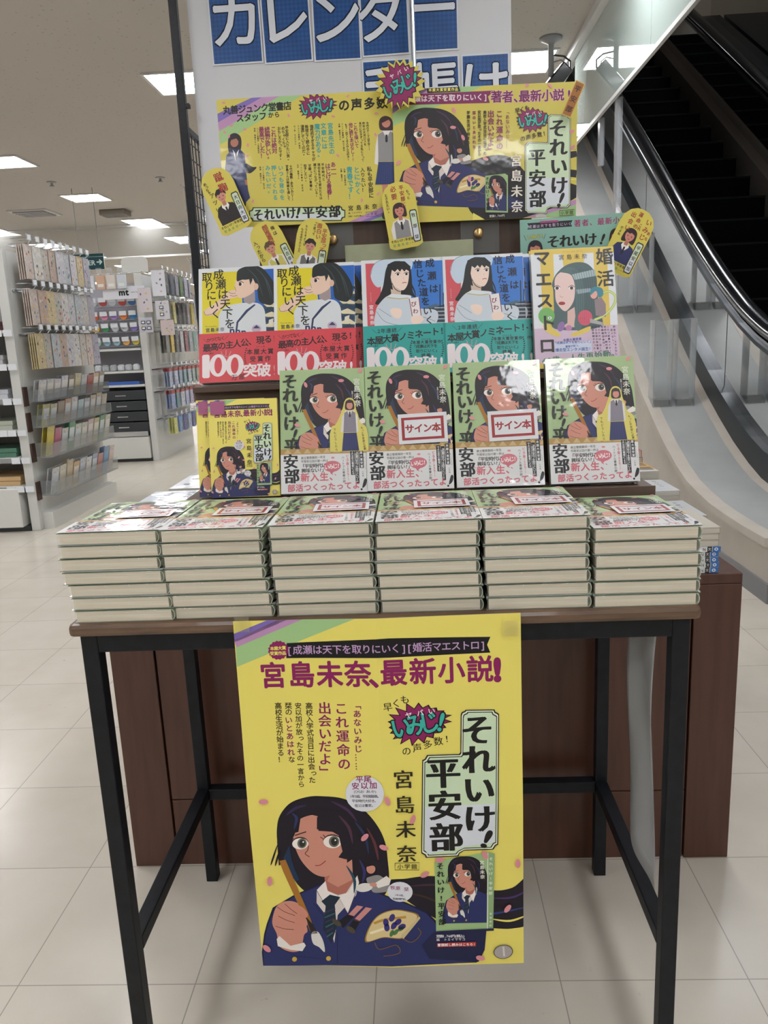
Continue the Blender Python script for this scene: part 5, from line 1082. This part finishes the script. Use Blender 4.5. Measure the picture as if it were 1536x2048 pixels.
def mot_line(t, w, d, th):
    S = Sheet(w, d, [(0,0),(500,0),(500,700),(0,700)], 'w', None)
    for i in range(4): S.text(random.choice(['物語の本', '新刊案内', '読みもの', '文芸小説']), (90+i*105, 120), (90+i*105, 420), 50, '3a3a40', 1)
    S.build('cover_print', t, (0, 0, th+.0001))
def mot_purple(t, w, d, th):
    S = Sheet(w, d, [(0,0),(500,0),(500,700),(0,700)], 'w', None); S.rect(340, 30, 500, 680, '6d7f50', 1); S.ell(220, 300, 100, 240, '8a3f96', 1); S.text('10', (220, 300), (225, 300), 180, 'c98fd2', 2); S.text('春号', (60, 200), (60, 500), 60, '26262a', 1); S.build('cover_print', t, (0, 0, th+.0001))
def mot_yellow(t, w, d, th):
    S = Sheet(w, d, [(0,0),(500,0),(500,700),(0,700)], 'w', None); S.rect(0, 0, 500, 520, 'd9a63a', 1)
    for i in range(2):
        for j in range(4): S.rect(300, 40+i*330+j*60, 480, 80+i*330+j*60, '26344a', 2)
    S.build('cover_print', t, (0, 0, th+.0001))
z0 = CZ + .0002
Lr = 'in the nearest right-hand pile on the cabinet, blue-ended paperback'
pile((.483, .452, z0), .110, .155, [(.0098, 'c9cdd2', mot_blue)]*5 + [(.0115, 'c3bcae', None)]*3, lambda i, n: ('thin blue-ended paperback, %s of five in the nearest right pile' % ['lowest', 'second', 'third', 'fourth', 'highest'][i]) if i < 5 else 'pale paperback above the blue-ended ones, %s of three' % ['lowest', 'middle', 'top'][i-5], group='paperbacks in the nearest right pile')
pile((.505, .635, z0), .130, .15, [(.0105, 'c9c5ba', None)]*5 + [(.010, 'b9bbbe', mot_line)], lambda i, n: 'pale paperback in the second right pile, %s' % ['lowest', 'second up', 'third up', 'fourth up', 'fifth up', 'on top'][i], group='paperbacks in the second right pile')
pile((.508, .80, z0), .128, .14, [(.024, 'cfcbc0', None)]*3 + [(.011, 'c2c4c7', mot_line)], lambda i, n: 'grey-covered book in the third right pile, %s' % ['lowest', 'second up', 'third up', 'on top'][i], group='books in the third right pile')
pile((.500, .955, z0), .135, .13, [(.027, 'd2cec6', None)]*3 + [(.020, 'd9d5cc', mot_yellow)], lambda i, n: 'book in the yellow-topped right pile, %s' % ['lowest', 'second up', 'third up', 'on top with orange cover'][i], group='books in the yellow-topped pile')
c5 = at(1296, 932, y=1.28)
mb = None
pile((.445, 1.10, z0), .19, .13, [(.095, 'cfcbc6', None), (.018, 'b8404f', None), (.018, 'c9505f', None)], lambda i, n: 'thick book in the pink pile beside the upright novels, %s' % ['pale bottom one', 'red one', 'pink top one'][i], group='thick books in the pink pile')
pile((-.500, .52, z0), .215, .155, [(.028, 'c9ced6', None)]*5 + [(.006, 'c3cad6', mot_line)], lambda i, n: 'pale magazine in the near left pile on the cabinet, %s' % ['lowest', 'second up', 'third up', 'fourth up', 'fifth up', 'on top'][i], group='magazines in the near left pile', name='magazine')
pile((-.480, .70, z0), .215, .17, [(.028, 'ced2d6', None)]*5 + [(.006, 'd3d6dc', mot_purple)], lambda i, n: 'magazine in the far left pile, %s' % ['lowest', 'second up', 'third up', 'fourth up', 'fifth up', 'on top with purple oval'][i], group='magazines in the far left pile', name='magazine')
pile((-.36, .90, z0), .17, .2, [(.05, 'cfd2d6', None), (.05, 'c3c9d0', None), (.045, '3f78bd', None)], lambda i, n: 'thick volume behind the left magazines, %s' % ['lowest', 'middle', 'blue one on top'][i], group='thick volumes behind the left magazines')
mb = MB(); mb.T = Matrix.Rotation(R(-14), 4, 'X'); mb.box(0, .15, 0, .003, 0, .05, ink('d6d79a', 'g')); mb.box(.01, .14, -.0006, 0, .01, .045, ink('c9d6e2', 'g')); tag(mb.build('price_card', loc=(-.355, .96, z0+.1465)), 'pale yellow card leaning on the blue volume left of the stand', 'card')
# ================================================================ stationery shelves in the background
ORD = OR + ["eleventh", "twelfth"]
def box_thing(name, label, cat, x0, x1, y0, y1, z0, z1, m, group=None):
    mb = MB(); mb.box(x0, x1, y0, y1, z0, z1, m); return tag(mb.build(name), label, cat, group)
def fl(h, n=0): return mat('goods_'+h+('_s' if n else ''), h, .35, coat=.4, noise=(55, '7f7f86', .55, (1, 1, 1)) if n else None)
# ---- near unit: end shelves facing the camera, long side facing right
UX, UY, UZ = -2.20, 3.546, 1.61
u = thing('shelf_unit', 'near white metal shelf unit at the left edge with hooks on its long side', 'shelf', (UX, UY, 0))
mb = MB(); mb.box(-.055, 0, 0, .04, 0, UZ, M_['whitem']); mb.build('corner_post', u, bevel=.003)
mb = MB(); mb.box(-.02, 0, .04, 1.08, .0, UZ-.01, M_['whitem']); mb.build('side_panel', u)
mb = MB(); mb.box(-.9, -.06, .35, .37, .27, UZ, M_['grey']); mb.build('rear_panel', u)
mb = MB(); mb.box(-.9, -.085, -.04, .34, .03, .265, M_['white']); mb.build('base_box', u, bevel=.006)
mb = MB(); mb.box(-.9, -.06, -.0, .34, .0, .03, M_['dark']); mb.build('plinth', u)
mb = MB(); mb.box(-.02, .06, .05, 1.08, .0, .10, M_['white']); mb.build('side_plinth', u)
zsh = [at(20, v, y=UY).z for v in (972, 915, 860, 797, 728, 660)]
for i, z in enumerate(zsh):
    s_ = MB(); s_.box(-.9, -.06, -.03, .34, z-.018, z, M_['whitem']); so = s_.build('shelf_board', u, bevel=.002)
    s_ = MB(); s_.box(-.9, -.07, -.034, -.0305, z-.03, z-.002, M_['grey']); so = s_.build('label_rail', so)
    for px in (4, 22, 42)[i % 2:]:
        xx = at(px, 800, y=UY).x
        s_ = MB(); s_.box(xx-UX-.03, xx-UX+.02, -.037, -.0345, z-.035, z+.0, ink('d9dce2')); s_.build('price_tag', so)
cols = ['cfae7e', '4f7f6a', 'b9bfb0', 'c3c6ce', 'b8b8ba', '7d3f4a']
for i, (z, c) in enumerate(zip(zsh, cols)):
    for k, (xa, xb) in enumerate(((-.52, -.30), (-.29, -.09))):
        for q in range(2):
            box_thing('paper_pack', 'flat paper pack, %s end shelf from below, %s, %s one' % (ORD[i], 'left pile' if k == 0 else 'right pile', ['lower', 'upper'][q]), 'paper pack', UX+xa+q*.008, UX+xb, UY+.01+q*.01, UY+.30, z+.0005+q*.026, z+.025+q*.026, fl(c), 'flat paper packs on the end shelves')
random.seed(3)
# hooks on the long side
GOODS = ['cfc9cf', 'c2bcb4', 'b9b2a6', 'cdbdb2', 'c6c4c9', 'a9a7b4', 'cbb98a', 'b8a08e', 'd2cfc8', 'b3b9bd']
def pack_mesh(w, h, c, dots=True, hdr=None):
    mb = MB(); mb.box(-.002, .002, 0, w, -h, 0, fl(c, 1))
    if hdr: mb.box(-.0023, .0025, 0, w, -.03, 0, fl(hdr))
    if dots:
        for i in range(7):
            yy, zz = random.uniform(.01, w-.02), -random.uniform(.04, h-.02)
            mb.box(.002, .0026, yy, yy+random.uniform(.006, .016), zz, zz+random.uniform(.006, .018), fl(random.choice(['b8443f', '3d6fb0', '4a4a50', 'c99a3a', '5f8f5f', '8c6f9a', 'd9cfc0'])))
    return mb.mesh('hanging_pack')
def hook_mesh(L_):
    mb = MB(); mb.tube([(0, 0, 0), (L_, 0, 0), (L_+.012, 0, .014)], .0028, M_['chrome'], 6); mb.tube([(0, 0, .03), (L_+.01, 0, .03)], .0022, M_['chrome'], 6); return mb
def hooks(root, X, y0, y1, n, z, L_, packs, nm, lb, gr, w, h, cols_, hdrs=None, per=4, cat='stationery'):
    hm = hook_mesh(L_).mesh('hook'); tm = MB(); tm.box(L_+.008, L_+.011, -.028, .028, .012, .052, M_['acr2']); tm.box(L_+.0112, L_+.0116, -.022, .022, .018, .046, ink('d3d6da')); tm = tm.mesh('label_holder')
    ms = [pack_mesh(w, h, c, True, (hdrs[i % len(hdrs)] if hdrs else None)) for i, c in enumerate(cols_)]
    for i in range(n):
        y = y0 + (y1-y0)*(i+.5)/n
        o = bpy.data.objects.new('hook', hm); COL.objects.link(o); o.parent = root; o.location = (X-root.location.x, y-root.location.y, z)
        c = bpy.data.objects.new('label_holder', tm); COL.objects.link(c); c.parent = o
        me = ms[i % len(ms)]
        for k in range(per):
            p = bpy.data.objects.new(nm, me); COL.objects.link(p); p.location = (X + L_*(1-.13*k*4/per) - .008, y - w/2, z - .004 - .001*k); p.rotation_euler = (0, 0, R(random.uniform(-3, 3)))
            tag(p, lb + ', %s hook, %s' % (ORD[i], ('outermost', 'second from the front', 'third from the front', 'innermost')[k]), cat, gr)
zr = [at(118, v, x=UX+.1).z for v in (503, 584, 666)]
hk = thing('hook_rail', 'chrome hooks with clear label holders on the long side of the near shelf unit', 'hooks', (UX+.001, UY, 0))
for i, (z, row) in enumerate(zip(zr, ('top', 'second', 'third'))):
    mb = MB(); mb.box(0, .008, .05, 1.05, z-.012, z-.004, M_['chrome']); mb.build('rail_bar', hk)
    hooks(hk, UX+.01, UY+.04, UY+.95, 9, z, .10, 4, 'sticker_pack', 'clear sticker bag, %s hook row of the near unit' % row, 'sticker bags in the %s hook row' % row, .095, [.19, .20, .20][i], random.sample(GOODS, 9), None, 4)
# clear pockets with cards
zt = [(at(150, v, x=UX+.08).z) for v in (792, 840, 898, 972)]
CC = [['c9c9cc', 'bfc3c6', 'c6bfc6', 'c2c6d6', '6b5a3f', 'b9b18f', 'b2b8bb', 'a5483f', 'c9a98c', '8d7f6a'], ['a7a15a', 'b3b08c', '8d7f70', 'bf977a', 'c6c2c6', '9fb9bf', 'a9a9bf', 'bfb39a', 'b9a68c', 'a9a396'],
      ['c9b83c', 'b8577a', 'c6c6c2', '3f8f5f', 'c9cabf', 'c2c6b8', 'd0b6b8', 'bfb27e', '4f8f5c', 'c2bfae'], ['c6c6c4', 'c9c3b2', 'b9a98a', 'c99a4a', 'b4b9c2', 'd0d0cc', '8c9ab0', 'b86f66', '5f8fb8', 'cbb8ae']]
for i, z in enumerate(zt):
    t = thing('card_tray', 'clear acrylic tray of greeting cards, %s on the long side of the near unit' % ['topmost', 'second down', 'third down', 'lowest'][i], 'tray', (UX+.001, UY+.05, z))
    h = .12 + (.03 if i > 1 else 0)
    mb = MB(); mb.box(0, .10, 0, 1.0, 0, .004, M_['acr2']); mb.build('tray_floor', t)
    mb = MB(); mb.box(.10, .104, 0, 1.0, 0, h*.55, M_['acr']); mb.build('front_lip', t)
    mb = MB(); mb.box(0, .10, 0, .003, .004, h*.6, M_['acr']); mb.build('tray_end', t)
    mb = MB(); mb.box(0, .01, -.045, .0, -.02, .09, mat('dark_bracket', '3f2a22', .5)); mb.build('tray_bracket', t)
    for k in range(10):
        c = CC[i][k]; hh = h*random.uniform(.95, 1.2)
        for q in range(2):
            mb = MB(); mb.T = Matrix.Rotation(R(12), 4, 'Y'); mb.box(0, .004, 0, .088, 0, hh, fl(c, 1)); mb.box(.004, .0045, .01, .078, hh*.3, hh*.8, fl(random.choice(['d2cfc8', 'c3c9d0', c])))
            if q == 0: me = mb.mesh('greeting_card')
            o = bpy.data.objects.new('greeting_card', me); COL.objects.link(o); o.location = (UX+.060-q*.03, UY+.056+k*.099, z+.0065)
            tag(o, '%s card pack from the corner post, %s clear tray, %s' % (ORD[k], ['topmost', 'second', 'third', 'lowest'][i], ['front one', 'rear one'][q]), 'card', 'card packs in the %s clear tray' % ['topmost', 'second', 'third', 'lowest'][i])
# bags hanging under the third hook row
zz = zr[2] - .21
# ---- far unit: front facing the camera, side facing right
VX, VY, VZ = -2.37, 6.33, 1.70
v = thing('shelf_unit', 'far white shelf unit with rows of coloured tape and grey drawers', 'shelf', (VX, VY, 0))
mb = MB(); mb.box(-.06, 0, 0, .05, 0, VZ, M_['whitem']); mb.build('corner_post', v, bevel=.003)
mb = MB(); mb.box(-.02, 0, .05, 1.2, 0, VZ-.01, M_['whitem']); mb.build('side_panel', v)
mb = MB(); mb.box(-1.0, -.06, .30, .33, .22, VZ-.06, mat('lilac_back', 'b3b2bb', .6)); mb.build('rear_panel', v)
mb = MB(); mb.box(-1.0, -.07, -.03, .3, .03, .235, M_['white']); mb.build('base_box', v, bevel=.006)
mb = MB(); mb.box(-1.0, -.06, .0, .3, 0, .03, M_['dark']); mb.build('plinth', v)
for z in (at(250, 697, y=VY).z, at(250, 742, y=VY).z, at(250, 770, y=VY).z):
    mb = MB(); mb.box(-1.0, -.06, -.02, .3, z-.02, z, M_['whitem']); mb.build('shelf_board', v, bevel=.002)
zd = at(250, 775, y=VY).z
for k in range(4):
    z1 = zd - .03 - k*(zd-.30)/4; z2 = z1 - (zd-.30)/4 + .012
    mb = MB(); mb.box(-1.0, -.07, 0, .28, z2, z1, M_['dark']); d = mb.build('drawer', v, bevel=.003)
    mb = MB(); mb.box(-.75, -.60, -.006, -.001, z1-.03, z1-.015, M_['chrome']); mb.box(-.35, -.25, -.006, -.001, z1-.05, z1-.04, M_['chrome']); mb.build('handle', d)
mb = MB(); mb.box(-1.0, -.07, -.035, .0, .24, .285, M_['chrome']); mb.build('label_strip', v)
# header signs
p = at(270, 545, y=VY+.05); t = thing('header_board', 'white rounded header board on top of the far shelf unit', 'sign', p)
mb = MB(); w = .24; mb.prism([(-w/2, 0), (w/2, 0), (w/2, .10), (w/2-.012, .122), (w/2-.035, .135), (-w/2+.035, .135), (-w/2+.012, .122), (-w/2, .10)], 0, .01, M_['white']); mb.build('panel_board', t)
a = at(207, 600, y=VY-.02); b = at(262, 572, y=VY-.02)
S = Sheet(b.x-a.x+.12, b.z-a.z, [(0,0),(330,0),(330,110),(0,110)], 'm', 'd3d4da'); S.text('mt', (150, 50), (190, 50), 70, '1c1c20', 1, b=.05); S.text('masking tape', (225, 52), (310, 50), 15, '3a3a40', 1)
o = S.build('tape_sign', None, (a.x, VY-.02, a.z), (R(90), 0, 0), .004); tag(o, 'white sign reading mt among the tape rows', 'sign')
# tape rolls in clear cases
TC = [['b83a30', '2f5f9a', '3a3a44', '3a3a44', '3a3a44', 'b9bcc2', 'a8443f', 'c3c6cc'], ['d9792f', '2f7fb4', '2a4fa0', '2f6fc0', '7fae4a', 'd9622f', 'c97f9a', '9a7fb8'],
      ['c3c6cc', '8a72c0', 'c9ccd2', 'c9503a', 'b8342f', 'd9a93a', '3f8f5a', 'c3c6cc'], ['e0a85a', 'd9c24a', 'd3c98a', '9fbf6a', 'a9c46a', 'a9c9b8', '8fb4c6', '9fc0cc'], ]
for i, vv in enumerate((612, 640, 664, 692)):
    z = at(230, vv, y=VY).z
    mb = MB(); mb.box(-.98, -.07, .0, .20, z-.006, z-.001, M_['acr2']); mb.build('clear_step', v)
    for k in range(10):
        x = VX - .95 + k*.089
        c = TC[i][k % 8]
        t = thing('tape_roll', 'masking tape roll, %s from the left in the %s tape row' % (ORD[k], ['top', 'second', 'third', 'lowest'][i]), 'tape', (x, VY+.02, z), group='masking tapes in the %s row' % ['top', 'second', 'third', 'lowest'][i])
        mb = MB(); mb.T = Matrix.Translation((.033, .03, .035)) @ Matrix.Rotation(R(90), 4, 'X'); mb.lathe([(.012, -.01), (.033, -.01), (.033, .012), (.012, .012)], (0, 0, 0), fl(c), 16); mb.build('roll', t)
        mb = MB(); mb.box(.0, .066, -.0, .002, .038, .078, fl('d0d3d8')); mb.build('paper_label', t)
for r_, (vv, c) in enumerate(((738, 'b9bcc0'),)):
    z = at(230, vv, y=VY).z + .0
    for k in range(12):
        mb = MB(); mb.lathe([(.03, 0), (.034, .01), (.034, .04), (.02, .055)], (0, 0, 0), fl(random.choice(['b9bcc0', 'c9ccd0', 'a9acb0', 'c9a06a'])), 12)
        tag(mb.build('glue_pot', loc=(VX-.93+k*.072, VY+.05, at(230, 742, y=VY).z+.0005)), 'small round pot below the tape rows, %s from the left' % ORD[k], 'pot', 'small pots below the tape rows')
z = at(250, 742, y=VY).z
mb = MB(); mb.box(0, .3, 0, .2, 0, .03, fl('3a62b0')); tag(mb.build('blue_folder', loc=(VX-.42, VY+.02, at(250, 770, y=VY).z+.0005)), 'blue folder lying on the lowest open shelf of the far unit', 'folder')
# top row of pink bags
fr_ = thing('front_hook_bar', 'hook bar with label cards along the top of the far shelf unit', 'hooks', (VX, VY, 0))
zt_ = at(230, 548, y=VY).z
mb = MB(); mb.box(-.95, -.07, -.005, .0, zt_, zt_+.008, M_['chrome']); mb.build('rail_bar', fr_)
for k in range(9):
    x = -.92 + k*.095; c = ['c98f86', 'c9626a', 'a58f7a', 'c2b9a0', '7fb4bd', 'c9ccd2', 'c9a48a', 'd0c6bf', 'c3c9d0'][k]
    mb = MB(); mb.box(x-.02, x+.03, -.07, -.067, zt_+.01, zt_+.05, M_['acr2']); mb.tube([(x, 0, zt_), (x, -.06, zt_)], .003, M_['chrome'], 6); mb.build('label_holder', fr_)
    t = thing('tape_bag', 'boxed tape in a %s bag hanging in the top row of the far unit' % {'c98f86': 'dusty pink', 'c9626a': 'rose', 'a58f7a': 'tan', 'c2b9a0': 'beige', '7fb4bd': 'turquoise', 'c9ccd2': 'pale grey', 'c9a48a': 'apricot', 'd0c6bf': 'cream', 'c3c9d0': 'pale blue'}[c], 'stationery', (VX+x-.035, VY-.05, zt_-.13))
    mb = MB(); mb.box(0, .075, 0, .03, 0, .12, fl(c)); mb.build('bag', t); mb = MB(); mb.box(.012, .063, -.001, -.0002, .02, .045, fl('dcdcd8')); mb.build('paper_label', t)
# side goods of the far unit
hk2 = thing('hook_rail', 'chrome hooks on the right side of the far shelf unit', 'hooks', (VX+.001, VY, 0))
SG = [(555, .19, .09, ['2f78c4', '3a3d48', '5a5d68', '9a9aa4', '6a8a5a', 'b9bcc6', 'a9a9b2'], 'cases in the top side row', 'long plastic case'),
      (607, .20, .08, ['a9a8a4', '4a4648', 'c9c27a', '26262c', '2c2c32', '8a8a90', 'c9b23a'], 'pens in the second side row', 'pen set'),
      (662, .20, .10, ['6b6f72', 'd0b32a', '3a3c42', 'b9bcc0', '8a3f46', '9fa6ac', '7fa39a'], 'memo pads in the third side row', 'memo pad'),
      (732, .17, .10, ['a9b8d6', 'b3c0da', '8fa6c0', '7fa9b4', 'b9c9d6', '9fb4b0', 'a9b4a4'], 'envelope sets in the fourth side row', 'envelope set'),
      (775, .17, .10, ['8fa0d0', '3f7f8a', 'c9ccda', 'a9b4da', 'b9b2d0', 'a4503f', 'b9c0dd'], 'correction sets in the fifth side row', 'envelope set'),
      (828, .15, .09, ['c9c94a', '4f8fd0', '2f3f8a', '9fb4d0', '3a4a9a', 'b9bcc6', '5a6fb0'], 'refills in the lowest side row', 'refill pack')]
for i, (vv, h, w, cs, gr, nm) in enumerate(SG):
    z = at(360, vv, x=VX+.1).z
    mb = MB(); mb.box(0, .008, .03, 1.15, z-.012, z-.004, M_['chrome']); mb.build('rail_bar', hk2)
    hooks(hk2, VX+.01, VY+.05, VY+1.15, 7, z, .15, 3, nm.replace(' ', '_'), nm + ', %s side row of the far unit' % ['top', 'second', 'third', 'fourth', 'fifth', 'lowest'][i], gr, w, h, cs, ['a4403a'] if i in (3, 4) else None, 3)
# cards hanging at the front corner of the far unit
for k, (u_, v_, h, c, lb) in enumerate(((290, 600, .21, 'c9bfc4', 'pale pink sticker sheet hanging at the front corner of the far unit'), (317, 566, .22, 'cfd0d6', 'white sticker sheet with a banana at the front corner of the far unit'), (292, 650, .13, 'b9b9c4', 'sheet of four rimmed labels at the corner of the far unit'), (325, 620, .16, 'c6c3c9', 'sheet of two rimmed labels beside the corner post of the far unit'), (335, 655, .13, 'c2b3b0', 'dusty pink card pack right of the corner post of the far unit'))):
    p = at(u_, v_, y=VY-.12-.01*k); w = .12
    S = Sheet(w, h, [(0,0),(100,0),(100,180),(0,180)], 'g', c)
    for q in range(5): S.ell(random.uniform(20,80), random.uniform(20,160), 9, 6, random.choice(['8a8a94', 'c99aa2', 'c9b24a', '5a5a62']), 1, rot=q*40)
    t = thing('sticker_sheet', lb, 'sticker sheet', (p.x-w/2, p.y, p.z-h/2), (R(90), 0, 0)); S.build('printed_card', t, thick=.004)
    mb = MB(); mb.tube([(p.x-VX, .01, p.z+h/2-.004), (p.x-VX, p.y-VY-.001, p.z+h/2-.004)], .003, M_['chrome'], 6); mb.build('sheet_hook', fr_)
    if k in (2, 3):
        for q in range(4 if k == 2 else 2):
            mb = MB(); x_ = .02 + (q % 2)*.05 + (.02 if k == 3 else 0); z_ = .025 + (q//2)*.05; z_ = z_ if k == 2 else .03 + q*.06; x_ = x_ if k == 2 else .035
            mb.box(x_, x_+.036, z_, z_+.026, .0005, .006, M_['rubber']); mb.box(x_+.005, x_+.031, z_+.005, z_+.021, .0061, .0066, ink('d6d6da')); mb.build('rimmed_label', t)
# hanging cashier sign
a = at(150, 541, y=8.2); b = at(206, 508, y=8.2); w = .42; h = .17
S = Sheet(w, h, [(0,0),(420,0),(420,170),(0,170)], 'm', '0f3b3f'); S.line([(0,32),(420,32)], 3, 'b9c6c4', 1); S.text('CASHIER', (40, 95), (300, 95), 74, 'b9c6c4', 1, mn=.02); S.text('→', (370, 88), (370, 88), 80, 'b9c6c4', 1, b=.05)
t = thing('cashier_sign', 'dark green hanging sign reading CASHIER with an arrow, partly hidden by the near shelf', 'sign', (b.x-w, 8.2, a.z)); o = S.build('sign_panel', t, (0, 0, 0), (R(90), 0, 0), .02)
mb = MB(); mb.tube([(w*.35, .005, h), (w*.35, .005, ZC-a.z)], .004, M_['grey'], 6); mb.tube([(w*.9, .005, h), (w*.9, .005, ZC-a.z)], .004, M_['grey'], 6); mb.build('hanging_wire', t)
# further low shelf row, far away
for i, (x, lb) in enumerate(((-4.9, 'distant white shelf row left of the far unit'), (-1.0, 'distant white shelf row seen past the black rack'))):
    t = thing('shelf_unit', lb, 'shelf', (x, 9.5 + i, 0)); mb = MB(); mb.box(-.8, .8, 0, .4, 0, 1.5, M_['white']); mb.build('body', t)
    mb = MB(); [mb.box(-.78, .78, -.02, 0, .3+q*.3, .32+q*.3, M_['grey']) for q in range(4)]; mb.build('shelf_edge', t)
# ---- tall black rack with mesh beside the pillar
bt = at(396, 560, y=2.44); X = bt.x
t = thing('mesh_rack', 'tall black steel post with wire mesh panel left of the white pillar', 'rack', (X, 2.44, 0))
mb = MB(); mb.box(-.016, .016, -.012, .018, 0, ZC, M_['black']); mb.build('post', t, bevel=.002)
zt_ = at(369, 252, y=2.46).z
mb = MB(); mb.box(-.01, .01, .02, 1.75, zt_-.02, zt_, M_['black']); mb.box(-.01, .01, 1.73, 1.75, 0, zt_-.02, M_['black']); mb.build('mesh_frame', t)
mb = MB()
for k in range(33): mb.box(-.0018, .0018, .05+k*.05, .0535+k*.05, .1, zt_-.02, M_['black'])
z = .1
while z < zt_-.03: mb.box(-.0018, .0018, .02, 1.73, z, z+.0035, M_['black']); z += .06
mb.build('wire_mesh', t)
mb = MB(); mb.box(.0, .03, -.011, .015, zt_+.06, zt_+.075, M_['black']); mb.build('clamp', t)
rk = thing('rack_hooks', 'chrome hooks with small goods on the black mesh rack', 'hooks', (X-.003, 2.44, 0))
for i in range(6):
    z = .95 + i*.15; L_ = .08; 
    for k in range(5):
        yy = .2 + k*.28
        mb = MB(); mb.tube([(0, yy, z), (-L_, yy, z), (-L_-.008, yy, z+.012)], .003, M_['chrome'], 6); mb.build('hook', rk)
        c = random.choice(['a98a7a', 'c9c9d0', 'b99a9a', '8a9aa4', 'c2b6a4', 'c9c9d0', 'b4777a'])
        mb = MB(); mb.box(-.003, 0, 0, .05, -.10, 0, fl(c, 1)); mb.box(-.023, -.02, 0, .05, -.10, 0, fl(c, 1))
        tag(mb.build('hanging_pack', loc=(X-.05, 2.44+yy-.025, z-.004)), 'small pack behind the black mesh, %s row from below, %s from the front' % (ORD[i], ORD[k]), 'stationery', 'packs hanging on the black mesh rack')
